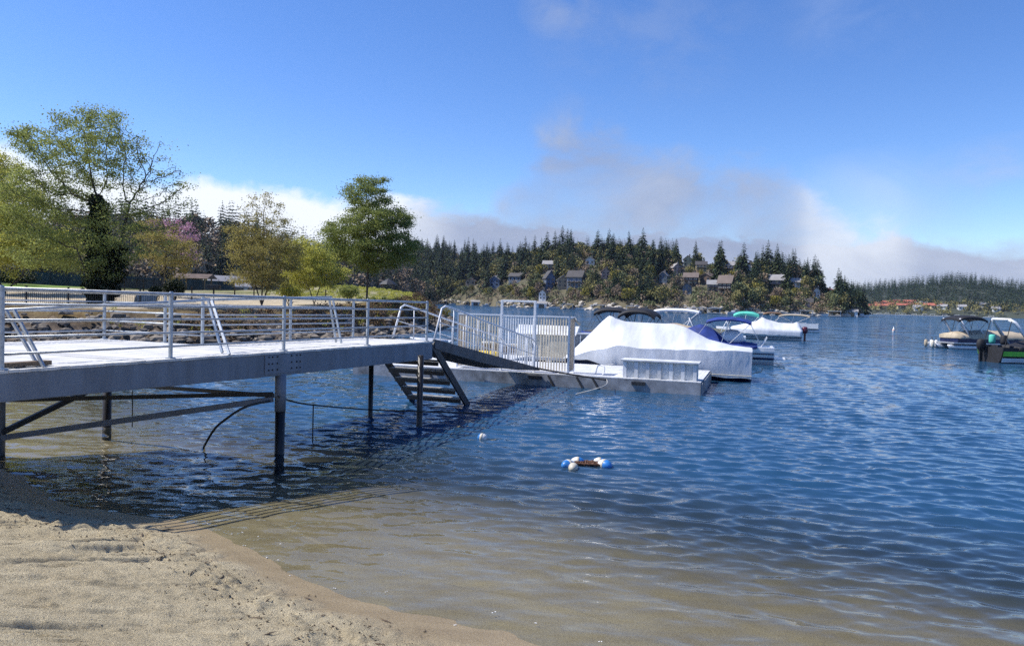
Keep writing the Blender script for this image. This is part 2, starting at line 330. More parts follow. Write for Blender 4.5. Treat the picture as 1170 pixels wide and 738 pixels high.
def sand_nodes(t):
    b = t.nodes['Principled BSDF']; nn = t.nodes.new; lk = t.links.new
    geo = nn('ShaderNodeNewGeometry'); sp = nn('ShaderNodeSeparateXYZ'); lk(geo.outputs['Position'], sp.inputs[0])
    def noise(sc, det=6, rg=0.65, st=None):
        n = nn('ShaderNodeTexNoise'); n.inputs['Scale'].default_value = sc; n.inputs['Detail'].default_value = det; n.inputs['Roughness'].default_value = rg
        if st:
            q = nn('ShaderNodeMapping'); q.inputs['Scale'].default_value = st; q.inputs['Rotation'].default_value = (0, 0, R(-46)); lk(geo.outputs['Position'], q.inputs[0]); lk(q.outputs[0], n.inputs['Vector'])
        else: lk(geo.outputs['Position'], n.inputs['Vector'])
        return n.outputs[0]
    def ramp(src, stops):
        r = nn('ShaderNodeValToRGB'); lk(src, r.inputs[0]); e = r.color_ramp.elements
        e[0].position, e[0].color = stops[0][0], (*stops[0][1], 1); e[1].position, e[1].color = stops[-1][0], (*stops[-1][1], 1)
        for p, c in stops[1:-1]: q = e.new(p); q.color = (*c, 1)
        return r.outputs[0]
    grain = ramp(noise(62, 5, .85), [(.3, (.16, .118, .066)), (.42, (.52, .435, .28)), (.56, (.69, .595, .40)), (.74, (.83, .75, .56))])
    patch = ramp(noise(1.6, 6, .6, (.6, 1.6, 1)), [(.3, (.80, .77, .72)), (.62, (1.05, 1.04, 1.02))])
    mul = nn('ShaderNodeMix'); mul.data_type = 'RGBA'; mul.blend_type = 'MULTIPLY'; mul.inputs['Factor'].default_value = 1
    lk(grain, mul.inputs['A']); lk(patch, mul.inputs['B'])
    # wet band by the water, then submerged sand, deep-water light painted in by depth
    zz = m_('ADD', sp.outputs[2], m_('MULTIPLY', m_('SUBTRACT', noise(2.2, 4), .5, t=t), .10, t=t), t=t)
    mr = nn('ShaderNodeMapRange'); mr.interpolation_type = 'SMOOTHSTEP'; lk(zz, mr.inputs['Value']); mr.inputs['From Min'].default_value = .035; mr.inputs['From Max'].default_value = .13
    wet = nn('ShaderNodeMix'); wet.data_type = 'RGBA'; wet.blend_type = 'MULTIPLY'; wet.inputs['Factor'].default_value = 1
    lk(mul.outputs['Result'], wet.inputs['A']); wet.inputs['B'].default_value = (.50, .455, .40, 1)
    mw = nn('ShaderNodeMix'); mw.data_type = 'RGBA'; lk(mr.outputs[0], mw.inputs['Factor']); lk(wet.outputs['Result'], mw.inputs['A']); lk(mul.outputs['Result'], mw.inputs['B'])
    zd = m_('ADD', sp.outputs[2], m_('MULTIPLY', m_('SUBTRACT', noise(.35, 5), .5, t=t), .9, t=t), t=t)
    md = nn('ShaderNodeMapRange'); md.interpolation_type = 'SMOOTHSTEP'; lk(zd, md.inputs['Value']); md.inputs['From Min'].default_value = -1.25; md.inputs['From Max'].default_value = -.15
    bed_tint = ramp(m_('ADD', m_('MULTIPLY', sp.outputs[2], 1/3.0, t=t), 1.0, t=t), [(0, (.008, .046, .105)), (.40, (.014, .055, .085)), (.75, (.07, .085, .065)), (1, (.15, .13, .085))])  # brown mud, then the blue light of deep water painted into the bed
    ms = nn('ShaderNodeMix'); ms.data_type = 'RGBA'; lk(md.outputs[0], ms.inputs['Factor']); lk(bed_tint, ms.inputs['A']); lk(mw.outputs['Result'], ms.inputs['B'])
    lk(ms.outputs['Result'], b.inputs['Base Color'])
    rr = nn('ShaderNodeMapRange'); lk(mr.outputs[0], rr.inputs['Value']); rr.inputs['To Min'].default_value = .35; rr.inputs['To Max'].default_value = .95; lk(rr.outputs[0], b.inputs['Roughness'])
    b.inputs['Specular IOR Level'].default_value = .3
    bp = nn('ShaderNodeBump'); bp.inputs['Strength'].default_value = 1.0; bp.inputs['Distance'].default_value = .03
    h = m_('ADD', m_('MULTIPLY', noise(48, 4, .8), 1.3, t=t), m_('ADD', m_('MULTIPLY', noise(110, 3, .8), .6, t=t), m_('MULTIPLY', noise(14, 5, .7, (.5, 2, 1)), 1.6, t=t), t=t), t=t)
    lk(m_('MULTIPLY', h, m_('ADD', m_('MULTIPLY', mr.outputs[0], .8, t=t), .2, t=t), t=t), bp.inputs['Height']); lk(bp.outputs[0], b.inputs['Normal'])
sand_nodes(m_sand.node_tree)
beach = np_mesh('beach', V, grid_faces(len(gy), len(gx)), m_sand); tag(beach, 'pale tan sand beach sloping down into the lake', 'beach', kind='structure')

m_bed = M('lake_bed_deep_blue', (0.010, 0.052, 0.125), 0.9, 0, 0.25, 0.05)  # blue light rising from deep water, put into the bed colour
bedm = MB(); k = 40
xs = np.linspace(-9000, 9000, k)
gX, gY = np.meshgrid(xs, xs+2500)
np_mesh('ground', np.stack([gX.ravel(), gY.ravel(), np.full(gX.size, -6.3)], 1), grid_faces(k, k), m_bed)
tag(bpy.data.objects['ground'], 'dark lake bottom and base ground reaching the horizon', 'ground', kind='structure')

# park and rocky bank across the cove
px_ = axis((-420, -120, 12), (-120, -60, 3), (-60, -5, .45)); py_ = axis((37, 128, .45), (128, 200, 3), (200, 440, 12))
XX, YY = np.meshgrid(px_, py_); s_ = coast_s(XX, YY)+fbm(XX*.35, YY*.35, 4, 8)*2.2
zp = park_z(s_, YY); bankw = sst(-1, 1, s_)*(1-sst(4.5, 8, s_))
zp = zp + bankw*(np.abs(fbm(XX*.9, YY*.9, 4, 15))*1.6 - .35 + fbm(XX*.25, YY*.25, 3, 19)*1.2) + sst(5, 9, s_)*fbm(XX*.12, YY*.12, 3, 27)*.35 + 1.6*np.exp(-((XX+22)/13)**2-((YY-104)/17)**2)
zone = s_.ravel()+fbm(XX*.2, YY*.2, 3, 61).ravel()*4
m_park = bpy.data.materials.new('park_turf'); m_park.use_nodes = True
def park_nodes(t):
    b = t.nodes['Principled BSDF']; nn = t.nodes.new; lk = t.links.new; b.inputs['Roughness'].default_value = .95; b.inputs['Specular IOR Level'].default_value = .15
    at = nn('ShaderNodeAttribute'); at.attribute_name = 'inland'; geo = nn('ShaderNodeNewGeometry')
    def noise(sc, det=6):
        n = nn('ShaderNodeTexNoise'); n.inputs['Scale'].default_value = sc; n.inputs['Detail'].default_value = det; n.inputs['Roughness'].default_value = .7; lk(geo.outputs['Position'], n.inputs['Vector']); return n.outputs[0]
    def two(src, a, b_, lo=.35, hi=.65):
        r = nn('ShaderNodeValToRGB'); lk(src, r.inputs[0]); e = r.color_ramp.elements; e[0].position, e[0].color = lo, (*a, 1); e[1].position, e[1].color = hi, (*b_, 1); return r.outputs[0]
    def mix(f, a, b_):
        q = nn('ShaderNodeMix'); q.data_type = 'RGBA'; lk(f, q.inputs['Factor']); lk(a, q.inputs['A']); lk(b_, q.inputs['B']); return q.outputs['Result']
    def step(lo, hi):
        q = nn('ShaderNodeMapRange'); q.interpolation_type = 'SMOOTHSTEP'; lk(at.outputs['Fac'], q.inputs['Value']); q.inputs['From Min'].default_value = lo; q.inputs['From Max'].default_value = hi; return q.outputs[0]
    rock = two(noise(1.3), (.045, .034, .026), (.19, .15, .115)); brush = two(noise(2.2), (.10, .065, .03), (.20, .15, .07)); tan = two(noise(1.2), (.36, .30, .21), (.55, .47, .35)); lawn = two(noise(.8), (.10, .23, .025), (.17, .32, .04))
    grassy = two(noise(.25, 3), (0, 0, 0), (1, 1, 1), .46, .60)
    c = mix(step(3.0, 5.0), rock, brush); c = mix(step(5.5, 9), c, tan); c = mix(step(34, 40), c, lawn); bed_tint = two(noise(.7), (.008, .035, .06), (.03, .05, .045)); c = mix(step(-1.6, -.3), bed_tint, c)  # submerged bank: light lost in deep water painted in as dark blue
    sp = nn('ShaderNodeSeparateXYZ'); lk(geo.outputs['Position'], sp.inputs[0])
    pt = nn('ShaderNodeMapRange'); lk(sp.outputs[1], pt.inputs['Value']); pt.inputs['From Min'].default_value = 70; pt.inputs['From Max'].default_value = 84
    gm = m_('MULTIPLY', m_('MULTIPLY', pt.outputs[0], step(2.2, 3.6), t=t), m_('ADD', m_('MULTIPLY', grassy, .5, t=t), .5, t=t), t=t)
    lw2 = two(noise(.9), (.075, .095, .018), (.20, .20, .06)); c = mix(gm, c, lw2)
    lk(c, b.inputs['Base Color'])
    bp = nn('ShaderNodeBump'); bp.inputs['Strength'].default_value = .8; bp.inputs['Distance'].default_value = .12; lk(noise(3.5), bp.inputs['Height']); lk(bp.outputs[0], b.inputs['Normal'])
park_nodes(m_park.node_tree)
tag(np_mesh('terrain', np.stack([XX.ravel(), YY.ravel(), zp.ravel()], 1), grid_faces(len(py_), len(px_)), m_park, attrs={'inland': zone}), 'park lawn and dry earth bank across the cove', 'park ground', kind='structure')
def park_at(x, y):
    x = np.array([x], float); y = np.array([y], float); s = coast_s(x, y)
    return float(park_z(s, y)[0] + 1.6*math.exp(-((x[0]+22)/13)**2-((y[0]-104)/17)**2))

# ------------------------------------------------------------------ water
rr = np.concatenate([np.geomspace(3.2, 62, 760), np.geomspace(62, 6000, 130)[1:]])
aa = np.concatenate([np.linspace(-1.5, -.72, 40)[:-1], np.linspace(-.72, .72, 640), np.linspace(.72, 1.5, 40)[1:]])
RR, AA = np.meshgrid(rr, aa, indexing='ij'); WX = RR*np.sin(AA); WY = RR*np.cos(AA)
cell = np.gradient(rr)[:, None]
s_w = coast_s(WX[:760], WY[:760]); rng = np.random.default_rng(4)
hw = np.zeros_like(WX)
main = R(-106)                                  # waves run in towards the sand
for i in range(46):
    lam = 0.12*(.85/0.12)**(rng.random()**.95); th = main + rng.normal(0, .40)
    kx, ky = math.cos(th)*2*math.pi/lam, math.sin(th)*2*math.pi/lam
    a = 0.0046*lam**.95*(0.5+rng.random())
    ph = rng.random()*6.28
    gate = sst(2.0, 3.6, lam/np.maximum(cell, 1e-6))
    pat = .45+1.1*vnoise(WX/(lam*9)+i*7.3, WY/(lam*5)+i*3.1, i)
    hw += a*gate*pat*np.sin(kx*WX+ky*WY+ph+1.6*vnoise(WX/(lam*5), WY/(lam*5), i+200))
damp = np.ones_like(hw); damp[:760] = .34+.66*sst(0.0, 5.0, -s_w)
depth = np.full(WX.shape, 6.0); depth[:760] = np.where(s_w < 0, -bed_z(s_w), 0); hw *= damp; hw *= (1-sst(45, 60, RR))
m_water = bpy.data.materials.new('lake_water'); m_water.use_nodes = True
def water_nodes(t):
    t.nodes.clear(); nn = t.nodes.new; lk = t.links.new
    geo = nn('ShaderNodeNewGeometry'); ln = nn('ShaderNodeVectorMath'); ln.operation = 'LENGTH'; lk(geo.outputs['Position'], ln.inputs[0]); dist = ln.outputs['Value']
    def noise(sc, det, st, rot=-16, rg=.55):
        q = nn('ShaderNodeMapping'); q.inputs['Scale'].default_value = st; q.inputs['Rotation'].default_value = (0, 0, R(rot)); lk(geo.outputs['Position'], q.inputs[0])
        n = nn('ShaderNodeTexNoise'); n.inputs['Scale'].default_value = sc; n.inputs['Detail'].default_value = det; n.inputs['Roughness'].default_value = rg; n.inputs['Distortion'].default_value = .3; lk(q.outputs[0], n.inputs['Vector']); return n.outputs[0]
    def rng_(lo, hi, a, b):
        q = nn('ShaderNodeMapRange'); lk(dist, q.inputs['Value']); q.inputs['From Min'].default_value = lo; q.inputs['From Max'].default_value = hi; q.inputs['To Min'].default_value = a; q.inputs['To Max'].default_value = b; return q.outputs[0]
    def vnoise_(sc, det, st, rot, rg=.55):
        q = nn('ShaderNodeMapping'); q.inputs['Scale'].default_value = st; q.inputs['Rotation'].default_value = (0, 0, R(rot)); lk(geo.outputs['Position'], q.inputs[0])
        n = nn('ShaderNodeTexNoise'); n.inputs['Scale'].default_value = sc; n.inputs['Detail'].default_value = det; n.inputs['Roughness'].default_value = rg; n.inputs['Distortion'].default_value = .4; lk(q.outputs[0], n.inputs['Vector'])
        v = nn('ShaderNodeVectorMath'); v.operation = 'SUBTRACT'; lk(n.outputs['Color'], v.inputs[0]); v.inputs[1].default_value = (.5, .5, .5)
        w = nn('ShaderNodeVectorMath'); w.operation = 'MULTIPLY'; lk(v.outputs[0], w.inputs[0]); w.inputs[1].default_value = (.75, 1.0, 0); return w.outputs[0]
    def scl(v, f):
        w = nn('ShaderNodeVectorMath'); w.operation = 'SCALE'; lk(v, w.inputs[0])
        if isinstance(f, (int, float)): w.inputs['Scale'].default_value = f
        else: lk(f, w.inputs['Scale'])
        return w.outputs[0]
    def vadd(*vs):
        o = vs[0]
        for v in vs[1:]:
            w = nn('ShaderNodeVectorMath'); w.operation = 'ADD'; lk(o, w.inputs[0]); lk(v, w.inputs[1]); o = w.outputs[0]
        return o
    gust = noise(.03, 5, (.45, 1.6, 1)); gr = nn('ShaderNodeMapRange'); lk(gust, gr.inputs['Value']); gr.inputs['From Min'].default_value = .35; gr.inputs['From Max'].default_value = .65; gr.inputs['To Min'].default_value = .6; gr.inputs['To Max'].default_value = 1.35
    slope = vadd(scl(vnoise_(4.6, 4, (.5, 1.4, 1), -14, .65), rng_(5, 20, .30, .55)), scl(vnoise_(1.1, 4, (.5, 1.4, 1), -14), rng_(18, 60, .0, .75)), scl(vnoise_(.3, 5, (.45, 1.5, 1), -12), rng_(50, 160, .0, .8)))
    nrm = nn('ShaderNodeVectorMath'); nrm.operation = 'NORMALIZE'; lk(vadd(geo.outputs['Normal'], scl(slope, gr.outputs[0])), nrm.inputs[0]); bp = nrm
    fr = nn('ShaderNodeFresnel'); fr.inputs['IOR'].default_value = 1.333; lk(bp.outputs[0], fr.inputs['Normal'])
    gl = nn('ShaderNodeBsdfGlossy'); gl.inputs['Roughness'].default_value = .035; gl.inputs['Color'].default_value = (1, 1, 1, 1); lk(bp.outputs[0], gl.inputs['Normal'])
    tr = nn('ShaderNodeBsdfTransparent'); tr.inputs['Color'].default_value = (.88, .94, .95, 1)
    ms = nn('ShaderNodeMixShader'); df = nn('ShaderNodeBsdfDiffuse'); dc = nn('ShaderNodeMix'); dc.data_type = 'RGBA'; dc.inputs['A'].default_value = (.075, .090, .085, 1); dc.inputs['B'].default_value = (.019, .066, .135, 1); lk(dc.outputs['Result'], df.inputs['Color'])
    at = nn('ShaderNodeAttribute'); at.attribute_name = 'depth'; dm = nn('ShaderNodeMapRange'); dm.interpolation_type = 'SMOOTHSTEP'; lk(at.outputs['Fac'], dm.inputs['Value']); dm.inputs['From Min'].default_value = .05; dm.inputs['From Max'].default_value = 1.1; dm.inputs['To Max'].default_value = .92; dk = nn('ShaderNodeMapRange'); dk.interpolation_type = 'SMOOTHSTEP'; lk(at.outputs['Fac'], dk.inputs['Value']); dk.inputs['From Min'].default_value = .06; dk.inputs['From Max'].default_value = 1.05; lk(dk.outputs[0], dc.inputs['Factor'])
    mb = nn('ShaderNodeMixShader'); lk(dm.outputs[0], mb.inputs[0]); lk(tr.outputs[0], mb.inputs[1]); lk(df.outputs[0], mb.inputs[2])
    lk(m_('MINIMUM', fr.outputs[0], rng_(14, 70, .85, .38), t=t), ms.inputs[0]); lk(mb.outputs[0], ms.inputs[1]); lk(gl.outputs[0], ms.inputs[2])
    out = nn('ShaderNodeOutputMaterial'); lk(ms.outputs[0], out.inputs['Surface'])
water_nodes(m_water.node_tree)
tag(np_mesh('water', np.stack([WX.ravel(), WY.ravel(), hw.ravel()], 1), grid_faces(len(rr), len(aa)), m_water, attrs={'depth': depth.ravel()}), 'rippled blue lake water', 'lake', kind='structure')

# ------------------------------------------------------------------ wooded hills
def polar_hill(name, px0, px1, shore, ridge, zr, depth, mat, seed, label, n=110, rows=34):
    """shore/ridge/zr: (px, value) tables giving distance to the shore, width of the slope and ridge height"""
    pxs = np.linspace(px0, px1, n); a = np.arctan((pxs-585)/F_PX)
    rs = np.interp(pxs, *zip(*shore)); wd = np.interp(pxs, *zip(*ridge)); zz = np.interp(pxs, *zip(*zr))
    t = np.concatenate([[-.06, -.02], np.linspace(0, 1, rows-8), np.linspace(1.15, 2.6, 6)])
    Tt, A2 = np.meshgrid(t, a, indexing='ij'); r = rs[None]+Tt*wd[None]
    prof = np.where(Tt < 1, np.where(Tt < 0, Tt*40/zz[None].clip(1), .10*sst(0, .05, Tt)+.9*np.sin(np.clip(Tt, 0, 1)*math.pi/2)**1.15), 1-.55*sst(1, 2.6, Tt))
    x = r*np.sin(A2)/np.cos(A2)*np.cos(A2); y = r*np.cos(A2)
    z = prof*zz[None] + fbm(x*.02, y*.02, 4, seed)*7*sst(.05, .4, Tt) + fbm(x*.1, y*.1, 3, seed+5)*2.0*sst(0, .1, Tt)
    o = np_mesh(name, np.stack([x.ravel(), y.ravel(), z.ravel()], 1), grid_faces(len(t), n), mat); tag(o, label, 'hill', kind='structure')
    return pxs, t, x, y, z
def hill_pt(h, px, t):
    pxs, ts, x, y, z = h; fi = np.interp(px, pxs, np.arange(len(pxs))); fj = np.interp(t, ts, np.arange(len(ts)))
    i = min(int(fi), len(pxs)-2); j = min(int(fj), len(ts)-2); u, v = fi-i, fj-j
    def L(q): return (q[j, i]*(1-u)+q[j, i+1]*u)*(1-v)+(q[j+1, i]*(1-u)+q[j+1, i+1]*u)*v
    return Vector((L(x), L(y), L(z)))
m_hill = M('hillside_earth', (0.15, 0.125, 0.075), 0.95, 0, 0.2, 0.06, 0.6, 0.3, col2=(0.055, 0.055, 0.028))
m_fhill = M('far_hillside', (0.045, 0.055, 0.035), 0.95, 0, 0.2, 0.01)
head = polar_hill('headland', 425, 990, [(425, 760), (470, 700), (520, 640), (600, 500), (700, 440), (800, 425), (900, 450), (960, 480), (990, 500)],
                  [(425, 170), (800, 165), (930, 110), (990, 45)],
                  [(425, 50), (480, 50), (520, 46), (560, 41), (600, 39), (640, 42), (700, 40), (760, 36), (830, 32), (900, 24), (940, 14), (970, 5), (990, 1)], .5, m_hill, 70, 'brown wooded slope of the headland across the lake')
ridge = polar_hill('hills', -420, 500, [(-420, 300), (300, 330), (420, 420), (500, 600)], [(-420, 150), (500, 150)], [(-420, 26), (40, 28), (100, 34), (230, 37), (300, 31), (400, 29), (455, 25), (500, 3)], .5, m_hill, 90, 'wooded ridge rising behind the park lawn')
fhill = polar_hill('mountain', 930, 1650, [(930, 1250), (1170, 1180), (1650, 1150)], [(930, 520), (1650, 600)], [(930, 40), (985, 46), (1040, 56), (1090, 66), (1150, 52), (1200, 46), (1400, 60), (1650, 40)], .5, m_fhill, 33, 'blue hazy wooded mountain at the far end of the lake')

# ------------------------------------------------------------------ far trees (built once, then copied)
def quads_np(centers, dirs, ups, ln, wd):
    """leaf cards as arrays"""
    side = np.cross(dirs, ups); side /= np.linalg.norm(side, axis=1, keepdims=True)+1e-9
    l = dirs*ln[:, None]*.5; w = side*wd[:, None]*.5
    V = np.stack([centers-l, centers+w, centers+l, centers-w], 1).reshape(-1, 3)
    Fc = np.arange(len(V)).reshape(-1, 4); return V, Fc
def unit(rg, n): v = rg.normal(size=(n, 3)); return v/np.linalg.norm(v, axis=1, keepdims=True)
def conifer_arrays(rg, H, Rr, tiers=22, lod=1.0):
    C, D, U, Ln, Wd = [], [], [], [], []
    for k in range(tiers):
        f = (k+.5)/tiers; z = H*(.07+.93*f); r = Rr*((1-f)**.66)*(.66+.6*rg.random())+.006*H
        nb = max(4, int((9*(1-f)+4)*lod)); a0 = rg.random()*6.28
        for j in range(nb):
            a = a0+6.283*j/nb+rg.normal(0, .22); rl = r*(.65+.5*rg.random()); dz = -.28-.25*rg.random()
            for (q, wk) in ((.3, .9), (.62, .8), (.9, .55)):
                d = np.array([math.cos(a), math.sin(a), dz]); c = np.array([math.cos(a)*rl*q, math.sin(a)*rl*q, z+dz*rl*q*.9+rg.normal(0, .005*H)])
                C.append(c); D.append(d); u = np.array([0, 0, 1.])+rg.normal(0, .45, 3); U.append(u); Ln.append(rl*.55+.009*H); Wd.append(rl*.42*wk+.010*H)
    C.append(np.array([0, 0, H])); D.append(np.array([0.02, 0, 1.])); U.append(np.array([1., 0, 0])); Ln.append(H*.06); Wd.append(.012*H)
    D = np.array(D); D /= np.linalg.norm(D, axis=1, keepdims=True)
    return quads_np(np.array(C), D, np.array(U), np.array(Ln), np.array(Wd))
def roundtree_arrays(rg, H, Rr, n=520, fill=.9, leaf=1.0):
    nl = 9; cl = []
    for i in range(nl):
        a = rg.random()*6.28; q = rg.random()**.6*Rr*.62; cl.append((q*math.cos(a), q*math.sin(a), H*(.42+.42*rg.random()), Rr*(.32+.25*rg.random())))
    cl.append((0, 0, H*.83, Rr*.42)); cl = np.array(cl); idx = rg.integers(0, len(cl), n); d = unit(rg, n)
    rad = cl[idx, 3]*(rg.random(n)**.35); C = cl[idx, :3]+d*rad[:, None]*np.array([1, 1, .85])
    C[:, 2] = np.maximum(C[:, 2], H*.12)
    return quads_np(C, unit(rg, n), unit(rg, n), leaf*(.6+.8*rg.random(n)), leaf*(.5+.6*rg.random(n)))
m_con = M('conifer_needles', (0.046, 0.074, 0.034), 0.8, 0, 0.1, 0.3, col2=(0.009, 0.020, 0.014), islandvar=.4, spec=.2)
m_con2 = M('conifer_needles_olive', (0.075, 0.095, 0.034), 0.8, 0, 0.1, 0.3, col2=(0.016, 0.030, 0.015), islandvar=.4, spec=.2)
m_dec = [M('oak_olive', (0.31, 0.28, 0.10), .85, 0, .1, .2, col2=(.13, .115, .045), islandvar=.5, spec=.15), M('bare_brown_twigs', (.37, .28, .19), .85, 0, .1, .2, col2=(.15, .11, .078), islandvar=.5, spec=.15),
         M('spring_yellow_green', (.33, .28, .055), .85, 0, .1, .2, col2=(.14, .13, .03), islandvar=.5, spec=.15), M('grey_green_oak', (.22, .24, .11), .85, 0, .1, .2, col2=(.095, .105, .05), islandvar=.5, spec=.15)]
m_trunk = M('far_trunk', (.075, .055, .042), .9, 0, .2, 1)
_rg = np.random.default_rng(12)
def proto(name, crown_arr, mat, H, label, cat, group, trunk_r=.28, ratio=.8):
    t = thing(name, label, cat, (0, 0, -50), 0, group)
    b = MB(); b.tube([(0, 0, -1.2), (.05, 0, H*.3), (0, .05, H*ratio)], [trunk_r, trunk_r*.8, .06], 6); b.build('trunk', m_trunk, t, local=True)
    np_mesh('crown', *crown_arr, mat, t, smooth=False); return t
used = set()
def copy_tree(p, loc, rz, sc, label=None, group=None):
    if p.name not in used: used.add(p.name); r = p
    else:
        r = p.copy(); COL.objects.link(r)
        for ch in list(p.children): c = ch.copy(); COL.objects.link(c); c.parent = r
    r.location = loc; r.rotation_euler = (0, 0, rz); r.scale = sc
    if label: r['label'] = label
    if group: r['group'] = group
    return r
CG = 'conifers on the wooded headland'; DG = 'broadleaf trees on the wooded headland'
cons = [proto('conifer_tree', conifer_arrays(_rg, 22, 4.0+.4*i, 24), (m_con, m_con, m_con2, m_con, m_con2)[i], 22, 'dark pointed conifer on the headland', 'conifer', CG) for i in range(5)]
decs = [proto('broadleaf_tree', roundtree_arrays(_rg, 13, 6.0, 720), m_dec[i % 4], 13, 'rounded broadleaf tree on the headland', 'tree', DG, .3, .6) for i in range(8)]

# houses first, so trees can leave them in view
def house(label, pos, w, d, h, rh, wall, roof, rz=0.0, nwin=3, storeys=2, name='house', deck=False, win=None):
    t = thing(name, label, 'house', pos, rz, 'houses across the lake')
    b = MB(); b.box((0, 0, h/2-1.5), (w, d, h+3))
    b.add([(-w/2, -d/2, h), (-w/2, d/2, h), (-w/2, 0, h+rh), (w/2, -d/2, h), (w/2, d/2, h), (w/2, 0, h+rh)], [(0, 2, 1), (3, 4, 5)])
    b.build('wall', wall, t, local=True)
    r = MB(); ov = .7
    for s in (-1, 1):
        sl = rh/(d/2); y0, z0 = s*(d/2+ov), h-sl*ov
        a = [Vector((-w/2-ov, y0, z0)), Vector((w/2+ov, y0, z0)), Vector((w/2+ov, 0, h+rh)), Vector((-w/2-ov, 0, h+rh))]
        up = Vector((0, 0, .3)); vs = [p+Vector((0, 0, .03)) for p in a]+[p+up for p in a]
        r.add(vs, [(0, 1, 2, 3), (4, 7, 6, 5), (0, 4, 5, 1), (1, 5, 6, 2), (2, 6, 7, 3), (3, 7, 4, 0)])
    rf = r.build('roof', roof, t, local=True)
    c = MB(); c.box((w*.25, d*.18, h+rh+.2), (.9, .9, 2.0)); c.build('chimney', m_chim, rf, local=True)
    for st in range(storeys):
        zc = h*(st+.55)/storeys
        for i in range(nwin):
            xx = -w/2+w*(i+.5)/nwin
            q = MB(); q.box((xx, -d/2-.04, zc), (w/nwin*.5, .06, h/storeys*.48)); wn = q.build('window', win or m_hwin, t, local=True)
            fr = MB(); ww, hh = w/nwin*.5, h/storeys*.48
            for dx, dz, sx, sz in ((0, hh/2+.07, ww+.28, .14), (0, -hh/2-.07, ww+.28, .14), (-ww/2-.07, 0, .14, hh), (ww/2+.07, 0, .14, hh)): fr.box((xx+dx, -d/2-.06, zc+dz), (sx, .10, sz))
            fr.build('frame', m_htrim, wn, local=True)
    for st in range(storeys):
        for i in range(2):
            q = MB(); q.box((-w/2-.04 if False else w/2+.04, -d/2+d*(i+.5)/2, h*(st+.55)/storeys), (.06, d*.2, h/storeys*.45)); q.build('window', win or m_hwin, t, local=True)
            q = MB(); q.box((-w/2-.04, -d/2+d*(i+.5)/2, h*(st+.55)/storeys), (.06, d*.2, h/storeys*.45)); q.build('window', win or m_hwin, t, local=True)
    if deck:
        q = MB(); q.box((0, -d/2-1.5, h*.48), (w*.9, 2.9, .25))
        for i in range(4): q.bar((-w*.42+i*w*.28, -d/2-2.7, -2), (-w*.42+i*w*.28, -d/2-2.7, h*.46), .2, .2)
        dk = q.build('balcony', m_htrim2, t, local=True)
    return t
m_hwin = M('house_glass', (.03, .04, .055), .12, 0, .2, .5); m_htrim = M('house_trim', (.60, .59, .56), .7, 0, .1, 1); m_htrim2 = M('deck_timber', (.17, .12, .085), .8, 0, .2, 1); m_chim = M('chimney_stone', (.22, .19, .17), .9, 0, .2, 2)
def hm(n, c): return M('house_'+n, c, .8, 0, .1, .4)
HW = dict(blue=hm('blue', (.07, .11, .19)), white=hm('white', (.80, .79, .76)), cream=hm('cream', (.70, .58, .34)), brown=hm('brown', (.13, .085, .06)), grey=hm('grey', (.26, .26, .27)), tan=hm('tan', (.34, .26, .18)), dark=hm('dark', (.05, .045, .05)), slate=hm('slate', (.15, .19, .25)), red=hm('red', (.27, .08, .05)), pink=hm('pink', (.50, .36, .32)), rbrown=hm('roof_brown', (.17, .13, .11)), rgrey=hm('roof_grey', (.32, .31, .31)), rdark=hm('roof_dark', (.07, .065, .065)), rgreen=hm('roof_green', (.17, .22, .19)), rred=hm('roof_red', (.42, .13, .08)))
def on_head(px, py):
    """the point of the headland slope that shows at this place"""
    best = None
    for t in np.linspace(.03, 1.0, 60):
        p = hill_pt(head, px, t); v = np.array(p)-EYE; yy = 369-F_PX*(v@_u)/(v@_f); e = abs(yy-py)
        if best is None or e < best[0]: best = (e, p, t)
    return best[1]
